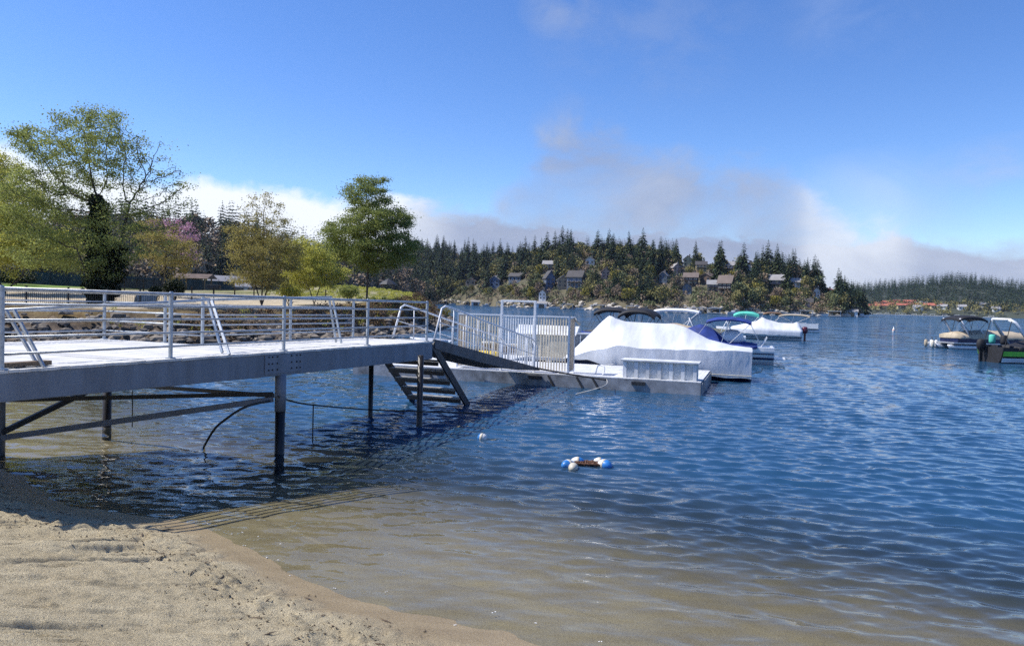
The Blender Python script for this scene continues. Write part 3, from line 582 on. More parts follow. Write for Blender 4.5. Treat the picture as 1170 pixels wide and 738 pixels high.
HOUSES = [  # px, py of the ground line, width px, height px, wall, roof, label, storeys
 (567, 327, 15, 8, 'blue', 'rgrey', 'small dark blue house with grey roof among trees left of the yellow-green oak', 2), (589, 322, 17, 7, 'slate', 'rdark', 'long low slate-blue house beside the small dark blue house', 1),
 (538, 326, 14, 5, 'tan', 'rbrown', 'low tan cabin far left on the headland above the pale shore', 1), (625, 308, 13, 7, 'brown', 'rgrey', 'brown house with pale grey roof high on the left half of the headland', 1),
 (626, 332, 13, 15, 'blue', 'rdark', 'tall narrow blue house low on the slope', 3), (641, 329, 14, 9, 'tan', 'rgrey', 'tan house just right of the tall narrow blue house', 2), (657, 329, 20, 13, 'slate', 'rdark', 'large slate-blue house with white trim in the middle of the headland', 3),
 (673, 303, 13, 6, 'white', 'rgrey', 'white house near the skyline above the large slate-blue house', 1), (690, 318, 12, 8, 'pink', 'rbrown', 'pinkish house half hidden in brown trees', 2), (620, 342, 10, 8, 'white', 'rdark', 'small white house at the foot of the slope near the shore', 2),
 (757, 322, 11, 8, 'slate', 'rgrey', 'small pale slate house left of the three brown-roofed houses', 2), (770, 313, 10, 8, 'pink', 'rgrey', 'pale pink gabled house below the two cream houses', 2), (784, 304, 12, 8, 'cream', 'rbrown', 'cream house on the skyline left of the yellow house', 2), (799, 309, 13, 7, 'cream', 'rdark', 'yellowish house beneath the broad green roof on the ridge', 2), (809, 300, 16, 4, 'grey', 'rgreen', 'wide house with broad pale green roof on the ridge', 1),
 (788, 325, 17, 9, 'dark', 'rbrown', 'dark house with wide tan-brown roof, leftmost of the brown-roofed row', 2), (784, 335, 12, 8, 'slate', 'rdark', 'slate-blue house below the leftmost brown-roofed house', 2), (808, 323, 16, 7, 'brown', 'rbrown', 'brown house with low brown roof in the middle of its row', 1), (828, 337, 17, 15, 'dark', 'rbrown', 'tall dark lodge with wide brown roof at the right of its row', 3), (813, 332, 13, 8, 'blue', 'rgrey', 'blue house with steep grey roof between lodge and shore', 2),
 (832, 310, 13, 8, 'white', 'rgrey', 'bright white two-storey house above the tall dark lodge', 2), (855, 313, 7, 9, 'white', 'rbrown', 'narrow white gabled house right of the bright white house', 2), (886, 330, 19, 11, 'slate', 'rgrey', 'wide slate-blue house with balconies on the right half of the headland', 2), (907, 328, 11, 7, 'white', 'rgrey', 'white house at right near the skyline', 1), (932, 340, 9, 8, 'white', 'rbrown', 'white house near the right tip of the headland', 2), (946, 336, 11, 6, 'red', 'rred', 'red house with red roof near the right tip', 1), (923, 350, 9, 6, 'pink', 'rdark', 'pink cottage low on the shore near the right tip', 1)]
house_px = []
for (hx, hy, wpx, hpx, wa_, ro_, lab, st) in HOUSES:
    p = on_head(hx, hy); d = p.y; k = d/F_PX
    turn = random.Random(hx).random() < .55; rz = math.atan2(-p.x, p.y)+random.Random(hx+1).uniform(-.5, .35)-(math.pi/2 if turn and wpx < 17 else 0)
    house(lab, p, 1.15*wpx*k*(.78 if not (turn and wpx < 17) else .9), wpx*k*(.62 if not (turn and wpx < 17) else .8), hpx*k*.95, hpx*k*.5, HW[wa_], HW[ro_], rz, 3 if wpx > 12 else 2, st, deck=st > 1)
    house_px.append((hx, hy-hpx*.5, wpx, hpx))

# conifers and broadleaf trees over the headland
def sky_y(px): return np.interp(px, [470, 510, 560, 590, 630, 680, 740, 800, 850, 900, 940, 965, 985], [268, 266, 278, 290, 276, 280, 284, 290, 294, 300, 308, 322, 340])
rg = random.Random(5); ncon = ndec = 0; spots = []
for i in range(6000):
    px = rg.uniform(452, 986); t = rg.uniform(.03, 1.06); spots.append((px, t))
placed = []; 
for px, t in spots:
    if ncon >= 285 and ndec >= 290: break
    p = hill_pt(head, px, t); v = np.array(p)-EYE; yb = 369-F_PX*(v@_u)/(v@_f); k = F_PX/p.y
    pc = .88 if px < 560 else (.34 if px < 620 else .44 if px < 720 else .40 if px < 860 else .55)
    con = rg.random() < pc
    if t < .16 and px < 940 and rg.random() < .6: con = False
    H = rg.uniform(15, 27) if con else rg.uniform(7, 13.5)
    if px > 960: H *= .8
    if con and px < 560: H *= rg.uniform(.95, 1.2)
    if t > .8 and yb-H*k < sky_y(px)-5: H = max(5, (yb-sky_y(px)+rg.uniform(-5, 6))/k)
    # keep the houses in view: no crown in front of a facade
    bad = False
    for hx, hy, hw_, hh_ in house_px:
        halfw = (3.0 if con else 5.0)*k*.62
        if abs(px-hx) < hw_*.42+halfw*.85 and yb > hy+hh_*.2 and yb-H*k < hy+hh_*.2: bad = True; break
    if bad: continue
    if any((p.x-q[0])**2+(p.y-q[1])**2 < (9 if con else 18) for q in placed): continue
    if con and ncon < 285: ncon += 1
    elif not con and ndec < 290: ndec += 1
    else: continue
    placed.append((p.x, p.y))
    zone_ = 'on the skyline' if t > .82 else 'near the shore' if t < .22 else 'half way up the slope'
    side_ = 'left end' if px < 580 else 'right tip' if px > 900 else 'middle'
    if con: copy_tree(cons[rg.randrange(5)], p, rg.random()*6.28, (H/22*rg.uniform(.82, 1.12),)*2+(H/22,), f'dark pointed conifer {zone_} at the {side_} of the headland')
    else:
        q = rg.randrange(8) if rg.random() < .75 else rg.choice([1, 3, 5, 7])
        kind_ = ('olive', 'bare brown', 'yellow-green', 'grey-green')[q % 4]
        copy_tree(decs[q], p, rg.random()*6.28, (H/13*rg.uniform(.75, 1.05),)*2+(H/13,), f'{kind_} broadleaf tree {zone_} at the {side_} of the headland')
for p_ in cons+decs:
    if p_.name not in used:
        for c in list(p_.children): bpy.data.objects.remove(c)
        bpy.data.objects.remove(p_)

# masses nobody could count: undergrowth, the ridge behind the park, the far mountain's forest
def mass(name, pts, fn, mat, label, cat, seed, H0, H1):
    rg2 = np.random.default_rng(seed); Vs, Fs = [], []; n0 = 0
    protos = [fn(rg2) for _ in range(6)]
    for p in pts:
        v, f = protos[rg2.integers(0, 6)]; a = rg2.random()*6.28; sc = H0+(H1-H0)*rg2.random(); ca, sa = math.cos(a), math.sin(a); w = sc*(.85+.4*rg2.random())
        Vs.append(np.stack([(v[:, 0]*ca-v[:, 1]*sa)*w+p[0], (v[:, 0]*sa+v[:, 1]*ca)*w+p[1], v[:, 2]*sc+p[2]], 1)); Fs.append(f+n0); n0 += len(v)
    o = np_mesh(name, np.vstack(Vs), np.vstack(Fs), mat, smooth=False); return tag(o, label, cat, kind='stuff')
g2 = np.random.default_rng(3)
pts = [hill_pt(head, g2.uniform(445, 985), g2.uniform(.012, .95)**1.3) for _ in range(2400)]
pts = [p for p in pts if not any(abs(585+F_PX*p.x/p.y-hx) < hw_*.5 and abs(p.y-0) > 0 and 369-F_PX*((np.array(p)-EYE)@_u)/((np.array(p)-EYE)@_f) > hy and 369-F_PX*((np.array(p)-EYE)@_u)/((np.array(p)-EYE)@_f) < hy+12 for hx, hy, hw_, hh_ in house_px)]
mass('undergrowth', pts[:1100], lambda r: roundtree_arrays(r, 1.0, .62, 46, leaf=.17), m_dec[3], 'olive scrub covering the headland slope', 'scrub', 6, 2.5, 6.5)
mass('undergrowth', pts[1100:], lambda r: roundtree_arrays(r, 1.0, .62, 46, leaf=.17), m_dec[1], 'brown scrub covering the headland slope', 'scrub', 7, 2.5, 6.5)
def clear_of_houses(p, H, half):
    v = np.array(p)-EYE; k = F_PX/(v@_f); px = 585+F_PX*(v@_r)/(v@_f); yb = 369-F_PX*(v@_u)/(v@_f)
    return not any(abs(px-hx) < hw_*.5+half*k*.8 and yb > hy+hh_*.2 and yb-H*k < hy+hh_*.25 for hx, hy, hw_, hh_ in house_px)
wp = [hill_pt(head, g2.uniform(445, 982), g2.uniform(.05, 1.04)) for _ in range(3100)]
wp = [p for p in wp if clear_of_houses(p, 13, 4)]
mass('forest', wp[:900], lambda r: conifer_arrays(r, 1.0, .19, 14, .7), m_con, 'dark conifers filling the headland slope between the larger trees', 'forest', 16, 9, 19)
mass('forest', wp[900:1850], lambda r: roundtree_arrays(r, 1.0, .5, 170, leaf=.10), m_dec[0], 'olive oaks filling the headland slope', 'forest', 17, 6, 12)
mass('forest', wp[1850:], lambda r: roundtree_arrays(r, 1.0, .5, 170, leaf=.10), m_dec[1], 'bare brown oaks filling the headland slope', 'forest', 18, 6, 12)
rp = [hill_pt(ridge, g2.uniform(-300, 495), g2.uniform(.02, 1.05)) for _ in range(1300)]
mass('forest', rp[:850], lambda r: conifer_arrays(r, 1.0, .16, 13, .6), m_con, 'dark conifer forest on the ridge behind the park', 'forest', 8, 13, 24)
mass('forest', rp[850:], lambda r: roundtree_arrays(r, 1.0, .5, 130, leaf=.12), m_dec[1], 'bare brown woodland on the ridge behind the park', 'forest', 9, 8, 14)
fp = [hill_pt(fhill, g2.uniform(960, 1500), g2.uniform(.06, 1.06)) for _ in range(3600)]
mass('forest', fp, lambda r: conifer_arrays(r, 1.0, .19, 7, .5), m_con, 'blue-green conifer forest on the far mountain', 'forest', 10, 13, 26)
fs = [hill_pt(fhill, g2.uniform(985, 1300), g2.uniform(.0, .16)) for _ in range(260)]
mass('shrubbery', fs, lambda r: roundtree_arrays(r, 1.0, .7, 40, leaf=.22), m_dec[0], 'pale olive shore trees below the far mountain', 'scrub', 11, 5, 11)

# red-roofed village on the far shore
VIL = [(999, 12, 5, 0), (1009, 10, 6, 0), (1020, 12, 7, 0), (1031, 13, 6, 0), (1042, 11, 6, 0), (1052, 9, 10, 1), (1060, 10, 6, 0), (1069, 12, 5, 0), (1014, 12, 11, 0), (1027, 12, 12, 0), (1039, 10, 12, 0), (1098, 8, 4, 1), (1122, 12, 9, 1), (1137, 7, 4, 1), (1076, 9, 4, 1), (1048, 9, 3, 1), (1003, 8, 9, 0)]
for i, (px, w, up, kd) in enumerate(VIL):
    p = hill_pt(fhill, px, .012+.013*up); k = p.y/F_PX; hpx = 3.2
    t = thing('village_building', ('long cream building with red tiled roof, number of its row from the lake inlet: ' if 0 else '')+(f'cream building with red tiled roof in the lakeside village' if not kd else 'small white building on the far shore below the mountain'), 'building', p, math.atan2(-p.x, p.y)+(.2 if i % 2 else -.15), 'village buildings on the far shore')
    W_, D_, H_ = w*k, 12, hpx*k
    b = MB(); b.box((0, 0, H_/2-2), (W_, D_, H_+4)); b.build('wall', HW['cream'] if not kd else HW['white'], t, local=True)
    r = MB(); rings = [[Vector((x, -D_/2-1, H_)), Vector((x, 0, H_+3.2)), Vector((x, D_/2+1, H_))] for x in (-W_/2-1, W_/2+1)]; r.loft(rings, close=True, caps=(True, True)); r.build('roof', HW['rred'] if not kd else HW['rgrey'], t, local=True)
    q = MB()
    for j in range(int(W_/4)): q.box((-W_/2+2+j*4, -D_/2-.05, H_*.5), (1.8, .08, H_*.45))
    q.build('window', m_hwin, t, local=True)

# small white docks along the village waterline
for i, px in enumerate((992, 1003, 1012, 1024, 1031, 1043, 1055, 1064, 1078, 1092, 1110, 1131)):
    c = hill_pt(fhill, px, -.004); c.z = 0
    t = thing('village_dock', 'small white dock with a covered slip on the waterline below the village', 'dock', c, math.atan2(-c.x, c.y), 'docks along the village waterline')
    b = MB(); b.box((0, 0, .5), (9+4*(i % 3), 6, .5)); b.build('deck', m_white, t, local=True)
    b = MB(); b.box((1, 1, 2.6), (6, 4, .3)); b.build('canopy', m_white, t, local=True); b = MB(); [b.bar((x, y, .6), (x, y, 2.5), .2, .2) for x in (-1.8, 3.8) for y in (-.8, 2.8)]; b.build('post', m_white, t, local=True)
# docks and small craft under the headland
m_shore = M('shore_rock', (.46, .42, .36), .9, 0, .2, .2, 0.4, 2, islandvar=.5)
def rock_np(rg_, n, pts, lo, hi, flat=.6):
    ico = bpy.data.meshes.new('t'); import bmesh; bm = bmesh.new(); bmesh.ops.create_icosphere(bm, subdivisions=1, radius=1); bv = np.array([v.co[:] for v in bm.verts]); bf = np.array([[v.index for v in f.verts] for f in bm.faces]); bm.free(); bpy.data.meshes.remove(ico)
    Vs, Fs = [], []
    for i, p in enumerate(pts):
        s = (lo+(hi-lo)*rg_.random()**2); v = bv*(1+rg_.normal(0, .17, (len(bv), 1)))*s*np.array([1+.5*rg_.random(), 1, flat*(.7+.6*rg_.random())]); a = rg_.random()*6.28
        v = np.stack([v[:, 0]*math.cos(a)-v[:, 1]*math.sin(a), v[:, 0]*math.sin(a)+v[:, 1]*math.cos(a), v[:, 2]], 1)+np.array(p); Vs.append(v); Fs.append(bf+i*len(bv))
    return np.vstack(Vs), np.vstack(Fs)
sp_ = [tuple(hill_pt(head, g2.uniform(440, 988), g2.uniform(-.012, .03))+Vector((0, 0, .3))) for _ in range(520)]
tag(np_mesh('rubble', *rock_np(g2, 0, sp_, .6, 2.6), m_shore, smooth=False), 'pale rocks along the foot of the headland', 'shore rocks', kind='stuff')
SH = [(505, 0), (517, 1), (530, 0), (543, 2), (556, 1), (572, 0), (588, 1), (604, 0), (618, 2), (633, 1), (648, 0), (664, 1), (682, 0), (698, 1), (722, 0), (760, 1), (792, 0), (815, 0), (838, 1), (905, 1), (921, 0), (938, 1), (953, 0), (972, 2), (985, 1)]
labs = ['white boat dock under a flat canopy', 'white motorboat tied to a small dock', 'low white boathouse']
for i, (px, kd) in enumerate(SH):
    c = hill_pt(head, px, -.02); c.z = 0; rz = math.atan2(-c.x, c.y)
    t = thing(('boat_dock', 'moored_motorboat', 'boathouse')[kd], labs[kd]+f' at the foot of the headland', ('dock', 'boat', 'boathouse')[kd], c, rz, ('boat docks', 'motorboats', 'boathouses')[kd]+' under the headland')
    if kd == 0:
        b = MB(); b.box((0, -2, .5), (7, 9, .3)); b.build('deck', m_dock, t, local=True)
        b = MB(); [b.bar((x, y, .3), (x, y, 3), .18, .18) for x in (-3.2, 3.2) for y in (-6, 2)]; b.build('post', m_white, t, local=True)
        b = MB(); b.box((0, -2, 3.1), (7.6, 9.4, .22)); b.build('canopy', m_white, t, local=True)
    elif kd == 1:
        b = MB(); rings = []
        for q in range(9):
            f = q/8; hb = 1.25*(1-f**2.5)+.03; rings.append([Vector((-3.5+7.4*f, -hb, 1.1+.35*f)), Vector((-3.5+7*f, -hb*.75, .1)), Vector((-3.5+6.8*f, 0, -.3)), Vector((-3.5+7*f, hb*.75, .1)), Vector((-3.5+7.4*f, hb, 1.1+.35*f))])
        b.loft(rings, close=True, caps=(True, True)); b.build('hull', m_gel, t, local=True)
        b = MB(); b.box((-.3, 0, 1.6), (2.2, 1.9, .9)); b.build('cabin', m_glass if i % 2 else m_canvas, t, local=True, bevel=.15)
        b = MB(); b.box((0, 3, .45), (8, 1.8, .3)); b.build('dock', m_dock, t, local=True)
    else:
        b = MB(); b.box((0, 1, 1.6), (7, 6, 3)); b.build('wall', m_white, t, local=True)
        b = MB(); b.loft([[Vector((x, -2.5, 3.1)), Vector((x, 1, 4.6)), Vector((x, 4.5, 3.1))] for x in (-3.9, 3.9)], close=True, caps=(True, True)); b.build('roof', HW['rgrey'], t, local=True)
        b = MB(); b.box((0, -2.04, 1.4), (3.6, .08, 2.4)); b.build('door', m_hwin, t, local=True)


# ------------------------------------------------------------------ pier
PA = np.array([-6.57, 9.6, 0]); PU = np.array([.3806, .925, 0]); PU = PU/np.linalg.norm(PU); PN = np.array([-PU[1], PU[0], 0])
def PP(a, p, h): return Vector(PA + PU*a + PN*p + np.array([0, 0, 2.06-.0055*a+h]))
def PZ(a, p, z): return Vector((PA + PU*a + PN*p)[:2].tolist()+[z])
pu, pn, pz = Vector(PU), Vector(PN), Vector((0, 0, 1))
pier = thing('pier', 'long grey steel pier with sunlit plank deck and five-bar railings', 'pier', tuple(PZ(5, 1, 0)))
b = MB(); AEND = 11.5; pw = .142; a = -.25; rgd = random.Random(2)
while a < AEND:                                   # deck planks laid across the pier
    wide = 5.4 if a < 5.8 else 2.42
    ov = rgd.uniform(0, .012); z0 = rgd.uniform(-.004, .004)
    b.box(PP(a+pw/2, wide/2-.03-ov/2, -.02+z0), (pw-.004, wide+.06+ov, .04), (pu, pn, pz)); a += pw
b.build('deck', m_deck, pier)
b = MB()
def beam(a0, a1, p, d0, d1, th=.05):
    vs = [PP(a0, p-th, -.042), PP(a0, p, -.042), PP(a0, p, -.042-d0), PP(a0, p-th, -.042-d0), PP(a1, p-th, -.042), PP(a1, p, -.042), PP(a1, p, -.042-d1), PP(a1, p-th, -.042-d1)]
    b.add(vs, [(0, 1, 2, 3), (7, 6, 5, 4), (0, 4, 5, 1), (1, 5, 6, 2), (2, 6, 7, 3), (3, 7, 4, 0)])
    b.bar(PP(a0, p+.04, -.046-d0), PP(a1, p+.04, -.046-d1), .14, .014); b.bar(PP(a0, p+.05, -.055), PP(a1, p+.05, -.055), .12, .014)
beam(-.25, 5.25, .0, .36, .42); b.build('edge_beam', m_beam, pier)
b = MB(); beam(5.256, AEND, .0, .42, .43); b.build('edge_beam', m_beam, pier)
b = MB(); beam(5.9, AEND, 2.38, .40, .40); b.bar(PP(AEND-.05, .03, -.22), PP(AEND-.05, 2.35, -.22), .06, .34); b.bar(PP(5.85, 2.4, -.22), PP(5.85, 5.3, -.22), .06, .34)
for q in np.arange(-.2, 11.3, 1.4): b.bar(PP(q, .06, -.2), PP(q, 2.3 if q > 5.8 else 5.2, -.2), .08, .22)
b.build('floor_joists', m_dark, pier)
b = MB(); b.box(PP(1.1, 9.2, -.04), (2.6, 7.5, .06), (pu, pn, pz)); [b.bar(PP(a, 5.45, -.16), PP(a, 12.9, -.16), .06, .18) for a in (-.1, 2.3)]; b.build('ramp', m_deck, pier)
b = MB(); b.box(PP(5.42, -.062, -.235), (1.12, .018, .36), (pu, pn, pz)); sp = b.build('splice_plate', m_beam, pier)
b = MB()
for da in (-.46, -.36, -.22, .2, .36, .47):
    for dz in (-.09, -.22, -.34): b.lathe(PP(5.42+da, -.071, dz), [(.016, 0), (.016, .014), (.009, .02)], 8, (pu, pz, -pn))
b.build('bolt', m_dark, sp)
def post(a, p, r=.03, h=1.09, base=0):
    q = MB(); P0 = PP(a, p, base); q.tube([P0, PP(a, p, h-.02), PP(a, p, h+.005)], [r, r, r*.7], 10); q.box(PP(a, p, .012), (.12, .10, .02), (pu, pn, pz)); return q.build('railing_post', m_galv, pier, smooth=False)
HS = (.20, .42, .64, .85, 1.05)
def rails(pts, r=(.018, .018, .018, .018, .026)):
    for i, h in enumerate(HS):
        q = MB()
        for (a0, p0), (a1, p1) in zip(pts[:-1], pts[1:]): q.tube([PP(a0, p0, h), PP(a1, p1, h)], r[i], 8)
        q.build('rail', m_galv, pier, smooth=True)
for a in (0, 2.72, 5.5, 8.45, 11.3): post(a, .03, .034)
rails([(-.02, .03), (11.3, .03)])
for a, p in ((2.6, 5.3), (5.75, 5.3), (5.75, 3.45), (5.75, 2.38), (8.6, 2.38), (11.3, 2.38)): post(a, p, .034)
rails([(2.6, 5.3), (5.75, 5.3), (5.75, 2.38), (11.3, 2.38)])
def pile(x, y, ztop, r, sleeve=None, zb=-3.0):
    q = MB(); q.tube([(x, y, zb), (x, y, sleeve[0] if sleeve else ztop)], r, 16); o = q.build('pile', m_pile, pier, smooth=True)
    if sleeve:
        k = MB(); k.tube([(x, y, sleeve[0]-.05), (x, y, ztop)], r*1.12, 16); k.build('sleeve', m_beam, o, smooth=True)
    return o
pp = at_z(317, 520, 0); pile(pp[0], pp[1]+.12, 1.58, .095, (.90,)); PILE = Vector((pp[0], pp[1]+.12, 0))
pq = at_z(122, 488, 0); pile(pq[0], pq[1], 1.9, .095, (1.75,))
pr = at_z(423, 476, 0); pile(pr[0], pr[1], 1.75, .065)
pt_ = at_z(479, 486, 0); pile(pt_[0], pt_[1], 1.75, .075)
pl = at_z(-5, 521, .0); pile(pl[0], pl[1]+.1, 1.7, .085, (.02,)); LEFT = Vector((pl[0], pl[1]+.1, 0))
def brace(p0, p1, w, mat): q = MB(); q.bar(p0, p1, w, w, ); q.build('brace', mat, pier)
brace(at_d(2, 500, LEFT.y), at_d(312, 456, PILE.y), .10, m_beam)
brace(at_d(2, 494, LEFT.y+.05), at_d(112, 441, LEFT.y+1.3), .10, m_dark)
brace(at_d(2, 457, LEFT.y+.02), at_d(312, 450, PILE.y+.1), .075, m_dark)
brace(at_d(150, 440, 17.0), at_d(312, 452, PILE.y+.2), .075, m_dark)
# slanting handrail frame and paired legs leaning along the inside of the railing
fr = thing('handrail_frame', 'sloping grey handrail with three pairs of slanted legs standing on pier deck', 'handrail', tuple(PP(4, .4, 0)))
P1 = at_d(-25, 356, 10.3); P2 = at_d(190, 345.5, 13.0); P3 = at_d(240, 342.5, 14.3); P4 = at_d(379, 339.5, 18.2)
b = MB(); b.tube([P1, P2, P3], .026, 8); b.tube([P3, P4], .026, 8); b.build('top_rail', m_galv, fr, smooth=True)
for (t0, t1, b0, b1, d0, d1, zz) in (((7, 355), (16, 354), (43, 417), (50, 419), 10.2, 10.35, 10.5), ((238, 344), (242, 343.5), (254, 403), (262, 405), 14.0, 14.3, 13.6), ((376, 341), (380, 341), (384, 391), (390, 392), 18.0, 18.1, 18.0)):
    for T0, B0 in ((t0, b0), (t1, b1)):
        A_ = Vector(at_d(*T0, d0)); zb_ = at_d(*B0, zz); a_ = (Vector(zb_)-Vector(PA)).dot(pu); tgt = Vector(at_z(*B0, 2.06-.0055*a_+.012))
        q = MB(); q.bar(A_, tgt, .03, .045, tuple(pn)); q.build('slanted_leg', m_galv, fr)
b = MB(); b.bar(PP(-.6, .14, .045), PP(.75, .2, .045), .16, .06); o = b.build('loose_plank', m_brown); tag(o, 'brown weathered plank lying on the pier deck behind the railing', 'plank')

# stairs from the pier end into the water
st = thing('stairs', 'dark open-tread metal stairs going down into the water at pier end', 'stairs', tuple(PZ(12.6, .9, 0)))
SA = (11.55, 14.1); SZ = (1.9, -.22)
for p in (-.02, 1.86):
    b = MB(); b.bar(PZ(SA[0], p, SZ[0]), PZ(SA[1], p, SZ[1]), .06, .22); b.build('stringer', m_dark, st)
for i in range(7):
    f = (i+.6)/7; zt_ = SZ[0]+(SZ[1]-SZ[0])*f; at_ = SA[0]+(SA[1]-SA[0])*f; b = MB(); b.box(PZ(at_, .92, zt_), (.33, 1.82, .03), (pu, pn, pz)); td = b.build('tread', m_tread, st); b = MB(); b.box(PZ(at_-.155, .92, zt_-.075), (.03, 1.82, .11), (pu, pn, pz)); b.build('riser', m_dark, td)

# gangway from the pier to the floating dock
gw = thing('gangway', 'sloping gangway with white pipe handrails running from pier end to dock', 'gangway', tuple(PZ(15, .6, 0)))
GA0, GA1, GZ0, GZ1 = 11.62, 19.95, 2.0, .62
def GP(f, p, h): return PZ(GA0+(GA1-GA0)*f, p, GZ0+(GZ1-GZ0)*f+h)
b = MB(); n = 56
for i in range(n):
    b.bar(GP((i+.5)/n, .04, .0), GP((i+.5)/n, 1.22, .0), .138, .035)
b.build('deck', m_dock, gw)
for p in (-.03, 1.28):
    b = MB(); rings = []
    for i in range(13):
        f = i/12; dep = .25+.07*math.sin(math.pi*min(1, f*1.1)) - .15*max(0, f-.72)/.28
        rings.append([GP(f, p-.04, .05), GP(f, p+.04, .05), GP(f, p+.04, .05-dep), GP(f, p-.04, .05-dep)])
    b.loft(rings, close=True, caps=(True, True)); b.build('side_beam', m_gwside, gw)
    h = MB(); hp = [GP(.0, p, .03), GP(.05, p, .96), GP(.075, p, 1.06), GP(.12, p, 1.07)]+[GP(f, p, 1.05) for f in (.4, .7, .9)]+[GP(.955, p, .98), GP(.975, p, .8), GP(.985, p, .04)]
    h.tube(hp, .028, 9); h.build('handrail', m_white, gw, smooth=True)
    h = MB(); h.tube([GP(.03, p, .55), GP(.98, p, .50)], .016, 7); h.build('mid_rail', m_white, gw, smooth=True)
    for i in range(9):
        f = .14+.1*i; h = MB(); h.tube([GP(f, p, .03), GP(f, p, 1.05)], .016, 7); h.build('baluster', m_white, gw, smooth=True)

# ropes and cables round the piles
def cable(name, pts, r, mat, label, cat, n=24):
    P = [Vector(p) for p in pts]; out = []
    for i in range(len(P)-1):
        p0, p1, p2, p3 = P[max(i-1, 0)], P[i], P[i+1], P[min(i+2, len(P)-1)]
        for k in range(n//(len(P)-1)+1):
            t = k/(n//(len(P)-1)+1); out.append(.5*((2*p1)+(p2-p0)*t+(2*p0-5*p1+4*p2-p3)*t*t+(3*p1-p0-3*p2+p3)*t**3))
    out.append(P[-1]); b = MB(); b.tube(out, r, 6); return tag(b.build(name, mat, smooth=True), label, cat)
cable('mooring_line', [at_d(318, 453, PILE.y-.15), at_d(340, 460, PILE.y+1.5), at_d(372, 464, 16.8), at_d(423, 468, 19.4), at_d(479, 470, 18.3), at_d(540, 472, 20.5), at_z(600, 478, -.05)], .018, m_rope, 'dark line strung low over the water between pier piles and stairs', 'rope')
cable('hose', [at_d(308, 458, PILE.y-.1), at_d(280, 465, 13.6), at_d(255, 481, 13.8), at_d(243, 493, 14.0), at_z(231, 514, -.1)], .022, m_rope, 'dark hose curving from the sleeved pile down into the water', 'hose')
cable('hanging_rope', [at_d(151, 446, 16.5), at_d(151.3, 465, 16.5), at_d(151, 488, 16.5)], .011, m_rope, 'thin rope hanging straight down under the pier deck', 'rope')
cable('hanging_rope', [at_d(358, 463, 16.2), at_d(357.6, 480, 16.2), at_z(357, 508, -.08)], .014, m_rope, 'short dark rope hanging from the low line near the sleeved pile', 'rope')

# ------------------------------------------------------------------ floating dock
DO = np.array([6.75, 26.3, 0]); DV = np.array([-.949, .314, 0]); DV /= np.linalg.norm(DV); DW = np.array([-DV[1], DV[0], 0])*-1
DW = np.array([DV[1], -DV[0], 0])
def DP(c, q, z): return Vector((DO+DV*c+DW*q)[:2].tolist()+[z])
dv, dw = Vector(DV), Vector(DW)
dock = thing('floating_dock', 'long white floating dock at the foot of the gangway', 'dock', tuple(DP(6, 2.5, 0)))
b = MB(); c = 0.0
while c < 13.9: b.box(DP(c+.07, 2.6, .45), (.133, 5.3, .04), (dv, dw, pz)); c += .14
b.build('deck', m_dock, dock)
def skirt(c0, c1, q): k = MB(); k.box(DP((c0+c1)/2, q, .20), (c1-c0, .05, .44), (dv, dw, pz)); return k.build('side_skirt', m_dockside, dock)
skirt(.0, 5.5, -.03); skirt(5.51, 10.4, -.03); skirt(10.41, 13.9, -.03); skirt(0, 13.9, 5.26)
k = MB(); k.box(DP(-.03, 2.6, .20), (.05, 5.28, .44), (dv, dw, pz)); k.build('side_skirt', m_dockside, dock)
k = MB(); k.box(DP(13.93, 2.6, .20), (.05, 5.28, .44), (dv, dw, pz)); k.build('side_skirt', m_dockside, dock)
for i in range(5):
    k = MB(); k.box(DP(1.4+i*2.8, 2.6, -.16), (1.9, 4.8, .34), (dv, dw, pz)); k.build('float', m_pile, dock)
for c in (3.9, 4.5, 5.6, 9.9, 10.6, 11.2):
    k = MB(); k.bar(DP(c, -.07, .40), DP(c-.25, -.09, .0), .03, .07); k.build('bracket', m_dark, dock)
for c in (1.0, 4.2, 7.0, 10.0, 12.6):
    k = MB(); P = DP(c, 5.05, .475); k.tube([P-dv*.13+Vector((0, 0, .07)), P+Vector((0, 0, .055)), P+dv*.13+Vector((0, 0, .07))], .018, 7); k.tube([P-dv*.04, P-dv*.04+Vector((0, 0, .06))], .02, 7); k.tube([P+dv*.04, P+dv*.04+Vector((0, 0, .06))], .02, 7); k.build('cleat', m_alu, dock)
for i in range(3):
    k = MB(); k.box(DP(2.2+i*3.9, -.075, .30), (.5, .05, .12), (dv, dw, pz)); k.build('rub_strip', m_dark, dock)
# walkway and fingers behind, to which the other boats are tied
wk = thing('walkway', 'white floating walkway with finger piers behind the gated dock', 'dock', tuple(DP(9, 20, 0)))
b = MB(); b.box(DP(10.2, 30, .36), (2.2, 49, .16), (dv, dw, pz)); b.build('deck', m_dock, wk)
b = MB(); b.box(DP(6.9, 9.6, .36), (4.4, 2.0, .16), (dv, dw, pz)); b.build('finger', m_dock, wk)
for q in (12.2, 21.0, 31.0, 42.0):
    b = MB(); b.box(DP(5.0, q, .34), (8.0, .9, .14), (dv, dw, pz)); b.build('finger', m_dock, wk)
    b = MB(); b.box(DP(5.0, q, .10), (7.6, .7, .3), (dv, dw, pz)); b.build('float', m_pile, wk)
b = MB(); b.box(DP(10.2, 30, .08), (1.8, 48, .36), (dv, dw, pz)); b.build('float', m_pile, wk)

